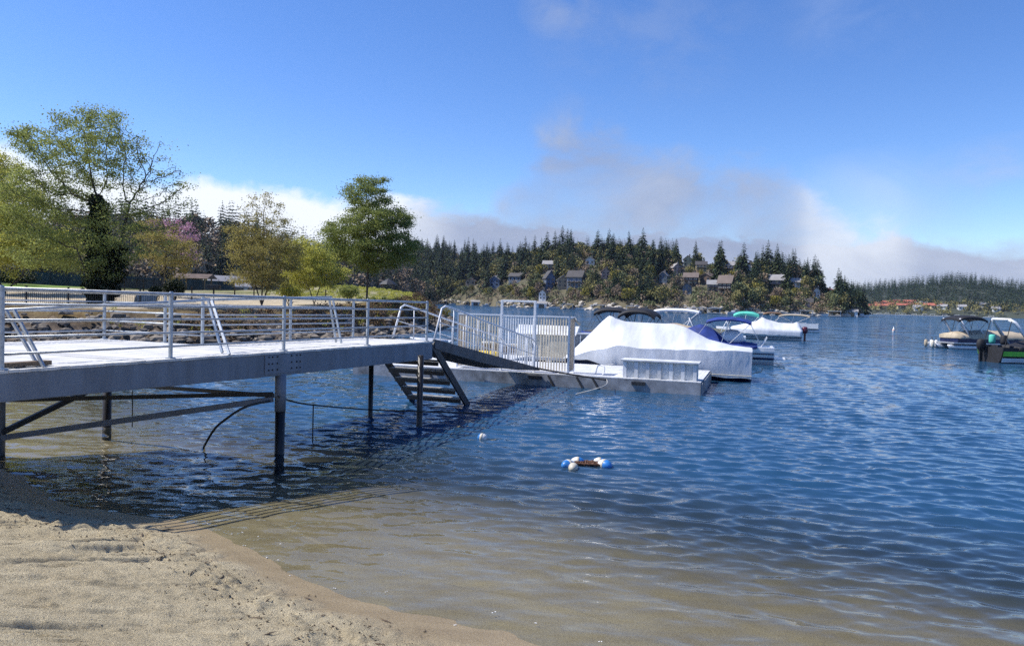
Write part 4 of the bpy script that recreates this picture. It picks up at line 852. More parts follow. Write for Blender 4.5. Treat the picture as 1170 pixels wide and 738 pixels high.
# dock gate with picket wings
fe = thing('gate_enclosure', 'white picket gate enclosure with tall frame standing on the floating dock', 'gate', tuple(DP(7, .4, .47)))
def panel(c0, q0, c1, q1, name, mat, step=.105, h=2.12, flat=None, z0=.50):
    A_, B_ = DP(c0, q0, z0), DP(c1, q1, z0); L = (B_-A_).length; d = (B_-A_)/L; up = Vector((0, 0, h))
    f = MB(); f.bar(A_+up, B_+up, .05, .05); f.bar(A_+Vector((0, 0, .06)), B_+Vector((0, 0, .06)), .045, .045)
    for P in (A_, B_): f.bar(P, P+up+Vector((0, 0, .03)), .05, .05)
    o = f.build('panel_frame', m_white, fe)
    k = MB(); n = int(L/step)
    for i in range(1, n):
        P = A_+d*(L*i/n)
        if flat is None: k.box(P+up*.5, (.048, .02, h-.1), (d, d.cross(pz), pz))
        elif flat: k.box(P+up*.5, (flat, .025, h-.1), (d, d.cross(pz), pz))
        else: k.tube([P+Vector((0, 0, .07)), P+up-Vector((0, 0, .02))], .011, 6)
    k.build(name, mat, o); return o
panel(9.4, .14, 7.62, .14, 'pickets', m_picket); panel(6.2, .14, 4.9, .14, 'pickets', m_picket)
panel(9.42, .18, 9.42, 1.15, 'boards', m_tanwood, .15, 2.12, .14); panel(4.88, .18, 4.88, 1.0, 'boards', m_tanwood, .15, 2.10, .14)
k = MB()
for c in (7.58, 6.24): k.box(DP(c, .14, .47+1.36), (.085, .085, 2.74), (dv, dw, pz))
k.box(DP(6.91, .14, .47+2.70), (1.26, .07, .07), (dv, dw, pz)); k.build('gate_post', m_white, fe, bevel=.008)
k = MB(); [k.box(DP(7.5-i*.1, .13, 1.57), (.048, .02, 2.02), (dv, dw, pz)) for i in range(13)]; k.bar(DP(7.53, .13, 2.6), DP(6.29, .13, 2.6), .045, .045); k.bar(DP(7.53, .13, .55), DP(6.29, .13, .55), .045, .045); g = k.build('gate_leaf', m_white, fe)
k = MB(); k.box(DP(6.36, .10, 1.5), (.12, .04, .18), (dv, dw, pz)); k.build('latch', m_alu, g)
k = MB(); k.tube([at_d(656, 364, 28.6), at_d(663, 371, 28.7)], [.055, .045], 8); k.tube([at_d(653, 362, 28.5), at_d(656, 364, 28.6)], .02, 6); k.build('lamp', m_cream, fe, smooth=True)

# dock storage box at the end
bx = thing('dock_box', 'white battened dock box with overhanging lid at the end of the dock', 'dock box', tuple(DP(1.5, .7, .47)))
k = MB(); k.box(DP(1.5, .62, .47+.30), (2.66, .72, .60), (dv, dw, pz)); k.build('body', m_boxpanel, bx)
k = MB(); k.box(DP(1.5, .60, .47+.635), (2.84, .90, .06), (dv, dw, pz)); k.build('lid', m_dock, bx, bevel=.01)
for i in range(7):
    k = MB(); k.box(DP(.24+i*.42, .232, .47+.295), (.13, .055, .58), (dv, dw, pz)); k.build('batten', m_dock, bx)
cable('stay_pole', [DP(9.0, -.28, 1.15), DP(7, -.3, .82), DP(5, -.3, .55), DP(3.3, -.28, .38)], .035, m_dark, 'dark pole lying along the dock front edge from gangway to dock box', 'pole')
cable('mooring_line', [DP(3.35, -.12, .40), at_d(690, 441, 25.6), at_z(655, 451, -.05)], .014, m_wrope, 'pale line slanting from the dock edge down into the water', 'rope')
cable('water_hose', [DP(5.3, .1, .49), DP(4.6, .16, .49), DP(4.0, .22, .49), DP(3.6, .3, .5), DP(3.55, .35, .8), DP(3.8, .45, .82), DP(3.9, .5, .5)], .025, m_white, 'white hose looped on the dock beside the covered boat', 'hose')

# things standing on the docks
sh = thing('storage_shed', 'low white storage shed with tan end door behind the picket gate', 'shed', tuple(DP(8.3, 9.6, .45)))
C_ = DP(8.3, 9.6, .45)
k = MB(); k.box(C_+Vector((0, 0, .55)), (3.0, 1.3, 1.1), (dv, dw, pz)); k.build('body', m_cream, sh); k = MB(); [k.box(C_+dv*(-1.4+i*.4)-dw*.665+Vector((0, 0, .55)), (.05, .04, 1.08), (dv, dw, pz)) for i in range(1, 8) if abs(-1.4+i*.4+.75) > .55]; k.build('battens', m_white, sh)
k = MB(); k.loft([[C_+dv*x+dw*-.75+Vector((0, 0, 1.1)), C_+dv*x+Vector((0, 0, 1.55)), C_+dv*x+dw*.75+Vector((0, 0, 1.1))] for x in (-1.6, 1.6)], close=True, caps=(True, True)); k.build('roof', m_dock, sh)
k = MB(); k.box(C_+dv*-.75-dw*.67+Vector((0, 0, .5)), (.95, .04, .95), (dv, dw, pz)); k.build('door', m_cream, sh)
lk_ = thing('deck_locker', 'long white slatted locker beside the white covered boat', 'locker', tuple(DP(6.35, 9.4, .45)))
C_ = DP(6.35, 9.4, .45); k = MB(); k.box(C_+Vector((0, 0, .6)), (1.3, .6, 1.15), (dv, dw, pz)); k.build('body', m_dockside, lk_)
k = MB(); k.box(C_+Vector((0, 0, 1.21)), (1.4, .7, .06), (dv, dw, pz)); k.build('lid', m_gel, lk_)
for i in range(4): k = MB(); k.box(C_+dv*(-.5+i*.33)-dw*.315+Vector((0, 0, .6)), (.05, .03, 1.1), (dv, dw, pz)); k.build('slat', m_white, lk_)
ky = thing('kayak', 'yellow kayak lying on the dock behind the gangway', 'kayak', tuple(DP(10.4, 3.0, .5)))
k = MB(); A_ = DP(9.9, 3.4, .68); rings = []
for i in range(13):
    f = i/12-.5; w = .36*math.sqrt(max(0.001, 1-(2*f)**2))+.01; zt = .18+.16*(2*f)**2; c = A_-dv*(f*2.6)
    rings.append([c+dw*(w*math.cos(th))+Vector((0, 0, zt*.6+w*.55*math.sin(th))) for th in np.linspace(0, 6.283, 10, endpoint=False)])
k.loft(rings, close=True, caps=(True, True)); k.build('hull', m_yellow, ky, smooth=True)
k = MB(); k.lathe(A_+Vector((0, 0, .30)), [(.20, 0), (.24, .02), (.22, .05), (.17, .03)], 14); k.build('cockpit_rim', m_black, ky)
for i, (px, py, w, h, lab) in enumerate(((561, 403, .8, .5, 'brown wooden crate on the dock seen through the pickets'), (583, 404, .85, .42, 'lower brown crate beside the taller crate behind the pickets'))):
    p = at_z(px, py, .47); t = thing('crate', lab, 'crate', tuple(p), .3, 'crates behind the pickets'); k = MB()
    for j in range(3): k.box((0, -.28, .09+j*h/3), (w, .03, h/3-.03)); k.box((0, .28, .09+j*h/3), (w, .03, h/3-.03)); k.box((-w/2, 0, .09+j*h/3), (.03, .54, h/3-.03)); k.box((w/2, 0, .09+j*h/3), (.03, .54, h/3-.03))
    k.build('slats', m_brown, t, local=True); k = MB(); k.box((0, 0, h+.03), (w+.06, .66, .10)); k.build('cushion', m_cream, t, local=True, bevel=.03)

# ------------------------------------------------------------------ boats  (local: +x bow, +y port, z up, waterline 0)
DROT = math.atan2(DV[1], DV[0])                   # bows point along the dock, away from open water
def hull_rings(L, B, H, n=14, rake=.10, flare=.82, tr=.96):
    out = []
    for i in range(n):
        f = i/(n-1); hb = B/2*(tr if f < .05 else 1)*(1-max(0, (f-.42)/.58)**2.4)+.02; sheer = H*(1+.16*f*f); x0 = -L/2
        xt = x0+L*f; xb = x0+L*(f*(1-rake))
        out.append([(xt, -hb, sheer), (xt-.01, -hb*1.0, sheer*.78), (xb+(xt-xb)*.5, -hb*flare, .22*H), (xb, -hb*.6*(1-f*.4), -.12), (xb, 0, -.32*(1-f)-.02), (xb, hb*.6*(1-f*.4), -.12), (xb+(xt-xb)*.5, hb*flare, .22*H), (xt-.01, hb, sheer*.78), (xt, hb, sheer)])
    return out
def stripe(t, L, B, H, z0, z1, mat, name='stripe'):
    for s in (-1, 1):
        b = MB(); rg_ = []
        for i in range(14):
            f = i/13*.94; hb = B/2*(1-max(0, (f-.42)/.58)**2.4)+.02+.012; x = -L/2+L*f*.985
            w0 = .82+.18*min(1, z0/(H*.78)); w1 = .82+.18*min(1, z1/(H*.78))
            rg_.append([(x, s*hb*w0+s*.004, z0), (x, s*hb*w1+s*.004, z1)])
        b.loft(rg_ if s > 0 else rg_[::-1]); b.build(name, mat, t, local=True)
def add_outboard(t, L, H, mat=None, cat='outboard_motor', y=0.0):
    b = MB(); b.loft([[(-L/2-.30-.26*sx, y+.21*sy, z) for sx, sy in ((-1, -.8), (1, -1), (1, 1), (-1, .8))] if False else [(-L/2-.32+dx*r, y+dy*r*.75, z) for dx, dy in [(math.cos(a), math.sin(a)) for a in np.linspace(0, 6.283, 12, endpoint=False)]] for z, r in ((H*.72, .16), (H*.80, .27), (H*1.05, .31), (H*1.28, .27), (H*1.38, .14))], close=True, caps=(True, True))
    o = b.build('outboard_motor', mat or m_black, t, local=True, smooth=True)
    b = MB(); b.box((-L/2-.33, y, H*.3), (.20, .13, H*.95)); b.box((-L/2-.40, y, -.12), (.5, .22, .03)); b.lathe((-L/2-.45, y, -.3), [(.02, -.2), (.08, -.1), (.08, .15), (.03, .22)], 10, (Vector((0, 1, 0)), Vector((0, 0, 1)), Vector((1, 0, 0)))); b.build('drive_leg', mat or m_black, o, local=True)
    b = MB(); b.box((-L/2-.06, y, H*.72), (.16, .3, .3)); b.build('bracket', m_dark, o, local=True)
def add_bimini(t, x0, x1, B, ztop, zbase, mat, arch=.22, curl=.28, legs=True, thick=.07, fmat=None):
    b = MB(); n = 11; top = []; bot = []
    for i in range(n):
        f = i/(n-1); x = x0+(x1-x0)*f; ed = (abs(2*f-1))**3*curl
        top.append([(x, B/2*math.cos(a)*1.0, ztop-ed-arch*(1-math.sin(a))) for a in np.linspace(math.pi*.02, math.pi*.98, 11)])
        bot.append([(x, B/2*math.cos(a)*.97, ztop-thick-ed-arch*(1-math.sin(a))*1.05) for a in np.linspace(math.pi*.02, math.pi*.98, 11)])
    b.loft(top); b.loft(bot[::-1]); m = len(top[0])
    for i in range(n-1):
        for j in (0, m-1): b.add([top[i][j], top[i+1][j], bot[i+1][j], bot[i][j]], [(0, 1, 2, 3) if j == 0 else (3, 2, 1, 0)])
    for i in (0, n-1):
        for j in range(m-1): b.add([top[i][j], top[i][j+1], bot[i][j+1], bot[i][j]], [(0, 1, 2, 3)])
    o = b.build('bimini', mat, t, local=True, smooth=True)
    if legs:
        q = MB(); xm = (x0+x1)/2
        for s in (-1, 1):
            y = s*B/2*.985
            for xx in (x0+.08, xm, x1-.08): q.tube([(xm-.1 if xx != xm else xm+.35, y, zbase), (xx, y, ztop-arch-.06-(curl*.8 if xx != xm else 0))], .017, 6)
            q.tube([(x1+.7, y, zbase), (x1-.05, y, ztop-arch-curl)], .008, 5); q.tube([(x0-.5, y, zbase), (x0+.05, y, ztop-arch-curl)], .012, 5)
        q.tube([(xm+.35, -B/2*.985, zbase), (xm, -B/2*.97, ztop-arch-.1)]+[(xm, B/2*.93*math.cos(a), ztop-thick-.03-arch*(1-math.sin(a))*1.05) for a in np.linspace(math.pi*.95, math.pi*.05, 9)]+[(xm, B/2*.97, ztop-arch-.1), (xm+.35, B/2*.985, zbase)], .016, 6)
        q.build('bimini_frame', fmat or m_alu, o, local=True)
    return o
def cover_rings(L, B, H, prof, n=26, drop=.25, seed=0, x0=None, x1=None, bulge=0):
    """tarp over a hull: prof is a table of (0 stern .. 1 bow, ridge height above the water)"""
    out = []; rg_ = random.Random(seed); xs0 = -L/2-.05 if x0 is None else x0; xs1 = L/2+.05 if x1 is None else x1
    for i in range(n):
        f = i/(n-1); x = xs0+(xs1-xs0)*f; ff = (x+L/2)/L; hb = B/2*(1-max(0, (ff-.42)/.58)**2.4)+.06; zr = np.interp(f, *zip(*prof)); zs = min(H*(1+.16*max(0, ff)**2)+.06, zr-.02); w = rg_.uniform(-.03, .03)
        z_lo = zs-drop+rg_.uniform(-.03, .05)
        row = [(x, -hb-.02, z_lo), (x, -hb-.03, zs-drop*.4), (x, -hb, zs+w*.5)]
        for k in range(1, 8):
            u = k/8; sag = -.05*math.sin(math.pi*u)*(1 if i % 4 else 0.2); row.append((x, -hb*(1-u), zs+(zr-zs)*(u**.85)+sag))
        row.append((x, 0, zr))
        out.append(row+[(p[0], -p[1], p[2]) for p in row[-2::-1]])
    return out
def boat(name, label, pos, rot, L=6.4, B=2.4, H=.85, hull=None, cat='boat', stripes=(), group=None):
    t = thing(name, label, cat, pos, rot, group)
    b = MB(); b.loft(hull_rings(L, B, H), caps=(True, True)); b.build('hull', hull or m_gel, t, local=True, smooth=False)
    for z0, z1, mt in stripes: stripe(t, L, B, H, z0, z1, mt)
    return t
def deck_of(t, L, B, H, mat=None):
    b = MB(); rg_ = hull_rings(L, B, H); b.loft([[r[0], (r[0][0], 0, r[0][2]+.06), r[-1]] for r in rg_]); b.build('deck', mat or m_gel, t, local=True)
def windscreen(t, x, B, H, w=.5):
    b = MB(); b.loft([[(x, -B*.38, H+.02), (x-.28, -B*.34, H+w)], [(x+.35, -B*.2, H+.02), (x+.02, -B*.18, H+w)], [(x+.35, B*.2, H+.02), (x+.02, B*.18, H+w)], [(x, B*.38, H+.02), (x-.28, B*.34, H+w)]]); o = b.build('windscreen', m_glass, t, local=True)
    k = MB(); k.tube([(x-.28, -B*.34, H+w), (x+.02, -B*.18, H+w), (x+.02, B*.18, H+w), (x-.28, B*.34, H+w)], .02, 6); k.tube([(x, -B*.38, H), (x-.28, -B*.34, H+w)], .02, 6); k.tube([(x, B*.38, H), (x-.28, B*.34, H+w)], .02, 6); k.build('windscreen_frame', m_alu, o, local=True)

# 1 the large shrink-wrapped boat behind the dock
ctr = DP(2.55, 5.55+1.25, 0)
wb = thing('wrapped_boat', 'large boat fully shrink-wrapped in white film behind the dock box', 'boat', tuple(ctr), DROT)
L1, B1 = 8.3, 2.5
b = MB(); b.loft(hull_rings(L1, B1-.35, .50), caps=(True, True)); b.build('hull', m_navy, wb, local=True)
prof = [(0, 1.42), (.10, 1.50), (.22, 1.72), (.34, 2.22), (.40, 2.34), (.55, 2.36), (.66, 2.38), (.72, 2.52), (.745, 2.66), (.79, 2.35), (.86, 1.72), (.94, 1.05), (1, .62)]
rings = []; n = 61; rs_ = random.Random(8)
for i in range(n):
    f = i/(n-1); x = -L1/2-.05+(L1+.1)*f; hb = B1/2*(1-max(0, (f-.5)/.5)**2.6)+.05; zr = np.interp(f, *zip(*prof))
    sh_ = np.interp(f, [0, .25, .5, .68, .8, .92, 1], [1.30, 1.27, 1.22, 1.30, 1.05, .75, .5]) + .045*abs(math.sin(f*17)) ; sh_ = min(sh_, zr-.04)
    jit = rs_.uniform(-1, 1); lo = np.interp(f, [0, .15, .7, .85, 1], [.16, .18, .34, .60, .56]); hi_b = hb*(.88 if f < .7 else .93)
    row = [(x, -hi_b, lo+.02*math.sin(f*40)), (x+.01*math.sin(f*50), -hi_b-(hb*.97-hi_b)*.40, lo+(sh_-lo)*.35), (x+.02*jit, -hi_b-(hb*.97-hi_b)*.8+.016*jit, lo+(sh_-lo)*.72), (x, -hb*.985, sh_)]
    for k in range(1, 9):
        u = k/9; sag = -.10*math.sin(math.pi*u)*abs(math.sin(f*math.pi*6))**.7*min(1, zr-sh_); row.append((x+.03*jit*math.sin(u*5+i), -hb*.97*(1-u), sh_+(zr-sh_)*u**.9+sag+.018*jit*math.sin(u*7+i*1.7)))
    row.append((x, 0, zr)); rings.append(row+[(p[0], -p[1], p[2]) for p in row[-2::-1]])
b = MB(); b.loft(rings, caps=(True, True)); o = b.build('cover', m_wrap, wb, local=True, smooth=True); o.data.set_sharp_from_angle(angle=R(38))
b = MB(); [b.tube([(-L1/2-.06+(L1+.1)*i/30, s*(B1/2*.95*(1-max(0, (i/30-.5)/.5)**2.6)+.075), .29+.06*(i/30)) for i in range(28)], .02, 6) for s in (-1, 1)]; b.build('belly_strap', m_cream, wb, local=True)
b = MB(); b.tube([(-L1/2-.1, .5, .35), (-L1/2-.45, .5, .45), (-L1/2-.5, .45, .6)], .03, 6); b.build('tie_ring', m_cream, wb, local=True)

# 2 two boats with black biminis behind it
p = at_d(700, 392, 46); p[2] = 0
t = boat('bimini_boat', 'boat with black bimini, grey mesh cover and orange bow float behind the picket gate', p, DROT+.1, 6.2, 2.4, .95, m_gel, group='boats with black biminis', stripes=((.45, .6, m_navy),))
b = MB(); b.loft(cover_rings(6.2, 2.4, .95, [(0, 1.2), (.3, 1.75), (.55, 1.9), (.7, 1.6), (1, 1.2)], seed=1), caps=(True, True)); b.build('cover', m_mesh, t, local=True, smooth=True)
add_bimini(t, -1.0, 1.1, 2.2, 3.0, 1.0, m_black, .2, .25, fmat=m_black, thick=.12)
b = MB(); b.tube([(2.3, -1.0, .95), (2.9, -.75, 1.0), (3.2, -.2, 1.05), (3.2, .2, 1.05)], .16, 8); b.build('float_tube', m_orange, t, local=True, smooth=True)
p = at_d(732, 394, 43); p[2] = 0
t = boat('bimini_boat', 'boat with taller arched black bimini just behind the white wrapped boat', p, DROT-.05, 6.4, 2.4, .95, m_gel, group='boats with black biminis')
b = MB(); b.loft(cover_rings(6.4, 2.4, .95, [(0, 1.2), (.35, 1.6), (.6, 1.75), (.75, 1.4), (1, 1.2)], seed=2), caps=(True, True)); b.build('cover', m_mesh, t, local=True, smooth=True)
add_bimini(t, -.95, 1.15, 2.2, 3.0, 1.0, m_black, .24, .32, fmat=m_black, thick=.11)

# 3 pontoon with white canopy, tan covered bow beside it
def pontoon(label, pos, rot, L, B, side, cover, canopy, group=None, prof=None, fmat=None, bim=(-1.3, 1.4), zt=2.75, curl=.25):
    t = thing('pontoon_boat', label, 'boat', pos, rot, group)
    for s in (-1, 1):
        b = MB(); b.tube([(-L/2, s*B*.33, .16), (-L/2+.05, s*B*.33, .16), (L/2-.8, s*B*.33, .16), (L/2-.3, s*B*.33, .22), (L/2, s*B*.33, .36)], [.2, .33, .33, .26, .05], 12); b.build('pontoon', m_alu, t, local=True, smooth=True)
    b = MB(); b.box((-.1, 0, .56), (L-.4, B, .10)); b.build('deck', m_alu, t, local=True)
    b = MB(); rgs = [[(x, -B/2+.05, z) for z in (.62, 1.22)] for x in (-L/2+.2, L/2-.7)]
    for y in (-B/2+.06, B/2-.06): b.box((-.25, y, .92), (L-.9, .05, .62))
    b.box((-L/2+.2, 0, .92), (.05, B-.1, .62)); b.box((L/2-.7, 0, .92), (.05, B-.1, .62)); b.build('fence_panel', side, t, local=True)
    if cover:
        b = MB(); rr_ = []
        for i in range(21):
            f = i/20; x = -L/2+.12+(L-.75)*f; zr = np.interp(f, *zip(*(prof or [(0, 1.3), (.1, 1.5), (.5, 1.72), (.9, 1.5), (1, 1.3)]))); sg = .03*math.sin(i*2.1)
            rr_.append([(x, -B/2-.03, .98+sg), (x, -B/2-.02, 1.27), (x, -B/4, (1.28+zr)/2+.04), (x, 0, zr+sg), (x, B/4, (1.28+zr)/2+.04), (x, B/2+.02, 1.27), (x, B/2+.03, .98-sg)])
        b.loft(rr_, caps=(True, True)); b.build('cover', cover, t, local=True, smooth=True)
    if canopy: add_bimini(t, bim[0], bim[1], B*.95, zt, 1.2, canopy, .16, curl, fmat=fmat or m_alu, thick=.14)
    return t
p = at_d(768, 384, 62); p[2] = 0
pontoon('pontoon boat with long white canopy behind the white wrapped boat', p, DROT-.02, 6.6, 2.5, m_slateblue if 'm_slateblue' in globals() else m_navy, m_blue, m_canvas, prof=[(0, 1.3), (.5, 1.5), (1, 1.3)], bim=(-2.2, 1.5), zt=3.0, curl=.18)
p = at_d(765, 386, 54); p[2] = 0
t = boat('covered_runabout', 'small runabout under a rounded tan cover in front of the white canopy', p, DROT, 4.8, 2.1, .8, m_gel)
b = MB(); b.loft(cover_rings(4.8, 2.1, .8, [(0, 1.2), (.15, 1.7), (.4, 1.95), (.65, 1.85), (.85, 1.4), (1, .95)], seed=4), caps=(True, True)); b.build('cover', m_tan, t, local=True, smooth=True)
# 4 grey runabout with pale arches
p = at_d(806, 384, 60); p[2] = 0
t = boat('arched_runabout', 'low runabout with olive cover and two pale metal arches', p, DROT+.03, 6.2, 2.3, .9, m_gel, stripes=((.35, .55, m_navy),)); deck_of(t, 6.2, 2.3, .9)
b = MB(); b.loft(cover_rings(6.2, 2.3, .9, [(0, 1.1), (.3, 1.45), (.6, 1.5), (1, 1.15)], seed=5, x0=-2.6, x1=1.6), caps=(True, True)); b.build('cover', m_olive, t, local=True, smooth=True)
for xx in (-1.6, 1.2):
    b = MB(); b.tube([(xx-.5, -1.0, 1.0), (xx, -.9, 2.1), (xx+.1, -.6, 2.25), (xx+.1, .6, 2.25), (xx, .9, 2.1), (xx-.5, 1.0, 1.0)], .035, 7); b.tube([(xx+.5, -1.0, 1.0), (xx, -.9, 2.1)], .03, 6); b.tube([(xx+.5, 1.0, 1.0), (xx, .9, 2.1)], .03, 6); b.build('arch', m_white, t, local=True, smooth=True)
# 5 blue covered boat
q = at_z(884, 418, 0); L5 = 7.0
ctr = Vector(q)+dv*(L5/2)+dw*1.15
t = boat('blue_covered_boat', 'white striped boat under a royal blue cover and blue bimini', tuple(ctr), DROT, L5, 2.4, .98, m_gel, stripes=((.30, .42, m_navy), (.60, .66, m_navy)))
deck_of(t, L5, 2.4, .98)
b = MB(); b.loft(cover_rings(L5, 2.4, .98, [(0, 1.15), (.12, 1.25), (.3, 1.55), (.45, 2.05), (.52, 2.15), (.7, 1.75), (.9, 1.3), (1, 1.15)], seed=6, drop=.16, x0=-L5/2+.9), caps=(True, True)); b.build('cover', m_blue, t, local=True, smooth=True)
add_bimini(t, -2.25, .2, 2.3, 2.62, 1.15, m_blue, .16, .22)
b = MB(); b.tube([(-2.8, -.9, 1.0), (-3.1, -.9, 1.5), (-3.1, .9, 1.5), (-2.8, .9, 1.0)], .03, 6); b.box((-3.75, 0, .34), (.7, 1.9, .08)); b.build('swim_platform', m_gel, t, local=True)
b = MB(); b.lathe((-1.2, 0, 1.15), [(.62, 0), (.68, .25), (.58, .55), (.3, .72), (.05, .75)], 16); b.build('seat_cover', m_white, t, local=True, smooth=True)
# 6 teal bimini boat
p = at_d(852, 384, 80); p[2] = 0
t = boat('teal_bimini_boat', 'white boat with teal bimini top behind the blue covered boat', p, DROT, 6.2, 2.4, .95, m_gel); deck_of(t, 6.2, 2.4, .95); windscreen(t, .6, 2.4, .95)
add_bimini(t, -1.3, 1.3, 2.3, 2.85, .95, m_teal, .25, .3, fmat=m_white, thick=.2)
b = MB(); b.box((-1.0, 0, 1.2), (1.5, 1.5, .45)); b.build('seat', m_teal, t, local=True, bevel=.1)
# 7 white covered boat with dark outboard
q = at_z(916, 390, 0); L7 = 6.8; ctr = Vector(q)+dv*(L7/2)+dw*1.2
t = boat('white_covered_boat', 'white covered boat with dark outboard at the outer end of the moorings', tuple(ctr), DROT, L7, 2.4, 1.0, m_gel, stripes=((.28, .36, m_navy),))
b = MB(); b.loft(cover_rings(L7, 2.4, 1.0, [(0, 1.25), (.06, 2.0), (.12, 1.75), (.3, 1.75), (.5, 2.1), (.56, 2.3), (.64, 1.9), (.85, 1.5), (1, 1.25)], seed=7, drop=.55), caps=(True, True)); b.build('cover', m_wrap, t, local=True, smooth=True)
add_outboard(t, L7, 1.05, M('maroon_cowl', (.10, .015, .03), .3))
# 8 brown bimini pontoon further out
p = at_d(892, 372, 112); p[2] = 0
pontoon('distant pontoon boat with long brown and cream canopy beyond the white covered boat', p, DROT, 7.5, 2.5, m_white, None, m_brownc, bim=(-.2, 2.6), zt=2.75)
bpy.data.objects['pontoon_boat'].name
p2 = at_d(905, 371, 108); p2[2] = 0
pontoon('distant pontoon boat with a flat cream canopy, outermost in the far row', p2, DROT-.1, 7.5, 2.5, m_gel, None, m_tan, bim=(-2.4, 1.8), zt=2.55)
# 9 blue tarped boat behind gate, cream dinghy at left
p = at_d(664, 384, 40); p[2] = 0
t = boat('tarped_boat', 'low boat under a dark blue tarp behind the right end of the picket gate', p, DROT+.05, 5.0, 2.1, .8, m_gel)
b = MB(); b.loft(cover_rings(5.0, 2.1, .8, [(0, 1.1), (.3, 1.6), (.6, 1.75), (.85, 1.45), (1, 1.0)], seed=9, drop=.4), caps=(True, True)); b.build('cover', m_blue, t, local=True, smooth=True)
p = at_d(492, 400, 46); p[2] = 0
t = boat('dinghy', 'small cream dinghy floating beyond the top of the stairs', p, math.pi*.97, 2.6, 1.3, .62, m_cream); deck_of(t, 2.6, 1.3, .62, m_gel)
b = MB(); b.tube([(-1.2, -.62, .66), (.2, -.64, .70), (1.0, -.4, .74), (1.28, 0, .78), (1.0, .4, .74), (.2, .64, .70), (-1.2, .62, .66)], .06, 7); b.build('rub_rail', m_gel, t, local=True, smooth=True)

# ------------------------------------------------------------------ right-hand moorings
RROT = math.pi+.06
q = at_z(1079, 399, 0); Lr = 8.0
c_ = (q[0]+Lr/2+.5, q[1]+1.6, 0)
t = pontoon('pontoon boat with tan cover and folded black bimini at the right dock', c_, RROT, Lr, 2.6, m_navy, m_tan, None, prof=[(0, 1.5), (.2, 1.68), (.6, 1.75), (.9, 1.6), (1, 1.45)])
add_bimini(t, .6, 3.3, 2.5, 3.05, 1.2, m_black, .2, .3, fmat=m_black, thick=.16)
b = MB(); [b.tube([(2.2, s*1.15, 1.2), (3.15, s*1.15, 2.75)], .07, 8) for s in (-1, 1)]; [b.tube([(.9, s*1.15, 1.4), (1.5, s*1.15, 2.2)], .05, 8) for s in (-1, 1)]; b.build('canopy_boot', m_canvas, t, local=True, smooth=True)
rd = thing('dock', 'low dock end with hanging white fenders left of the tan covered pontoon', 'dock', (q[0]+4.5, q[1]+4.3, 0))
b = MB(); b.box((q[0]+6.9, q[1]+4.2, .36), (11.5, 1.6, .18)); b.build('deck', m_dock, rd)
b = MB(); b.box((q[0]+6.9, q[1]+4.2, .08), (11.0, 1.3, .4)); b.build('float', m_pile, rd)
for i, (dx, dy, mt) in enumerate(((1.15, 4.1, m_canvas), (1.3, 3.6, m_cream), (1.1, 3.2, m_white), (1.5, 3.1, m_canvas), (.85, 4.5, m_tan), (.6, 3.0, m_white), (.2, 2.2, m_cream))):
    t = thing('fender', ('white', 'cream', 'white', 'white', 'tan', 'white', 'cream')[i]+f' fender hanging at the end of the right dock', 'fender', (q[0]+dx, q[1]+dy, .35), 0, 'fenders on the right dock')
    b = MB(); b.lathe((0, 0, 0), [(.04, -.34), (.13, -.28), (.16, 0), (.13, .28), (.04, .34)], 12); b.build('body', mt, t, local=True, smooth=True)
    b = MB(); b.tube([(0, 0, .34), (0, .1, .62)], .012, 5); b.build('line', m_rope, t, local=True)
q = at_z(1141, 415, 0); Lg = 7.2; c_ = (q[0]+Lg/2+.1, q[1]+1.25, 0)
t = boat('wake_boat', 'lime and black striped wake boat with white tower at the right edge', c_, .05, Lg, 2.5, 1.02, m_black, stripes=((.46, .78, m_lime), (.06, .34, m_gel)))
b = MB(); b.loft(cover_rings(Lg, 2.5, 1.02, [(0, 1.15), (.1, 1.3), (.3, 1.75), (.5, 1.85), (.8, 1.5), (1, 1.2)], seed=11, drop=.22, x0=-2.6), caps=(True, True)); b.build('cover', m_black, t, local=True, smooth=True)
b = MB(); [b.tube([(-1.5, s*1.1, 1.1), (-2.7, s*1.0, 2.65), (-2.95, s*.75, 2.85)], .11, 8) for s in (-1, 1)]; b.tube([(-2.95, -.75, 2.85), (-2.95, .75, 2.85)], .09, 8); b.build('tower', m_white, t, local=True, smooth=True)
b = MB(); [b.tube([(-3.4, s*1.05, 1.0), (-2.95, s*.98, 2.75)], .025, 5) for s in (-1, 1)]; b.tube([(-3.4, -1.05, 1.0), (-3.4, 1.05, 1.0)], .025, 5); b.build('stay', m_black, t, local=True)
for s in (-1, 1):
    b = MB(); b.lathe((-3.1, s*.55, 1.2), [(.18, 0), (.2, .2), (.2, .55), (.14, .62)], 12); b.build('speaker_pod', m_teal if s > 0 else m_black, t, local=True, smooth=True)
add_outboard(t, Lg, 1.1, m_black, y=.45); 
# ------------------------------------------------------------------ buoys and swim floats
def float_ball(pos, r, m1, m2, label, rot, group=None, name='float', L=1.5):
    t = thing(name, label, 'float', tuple(pos), rot, group)
    ax = (Vector((0, 1, 0)), Vector((0, 0, 1)), Vector((1, 0, 0)))
    half = [(r*math.sin(a)*1.0, -r*L*math.cos(a)) for a in np.linspace(.05, math.pi/2, 7)]
    b = MB(); b.lathe((0, 0, 0), half, 16, ax); b.build('end', m1, t, local=True, smooth=True)
    b = MB(); b.lathe((0, 0, 0), [(p, -z) for p, z in reversed(half)], 16, ax); b.build('end', m2, t, local=True, smooth=True)
    b = MB(); b.lathe((0, 0, 0), [(r*1.015, -.03), (r*1.03, 0), (r*1.015, .03)], 16, ax); b.build('band', m_cream, t, local=True, smooth=True)
    return t
p = at_z(551, 500, .03); float_ball(p, .10, m_wfloat, m_bfloat, 'lone blue and white float drifting beside the stairs', 2.8, name='float', L=1.15)
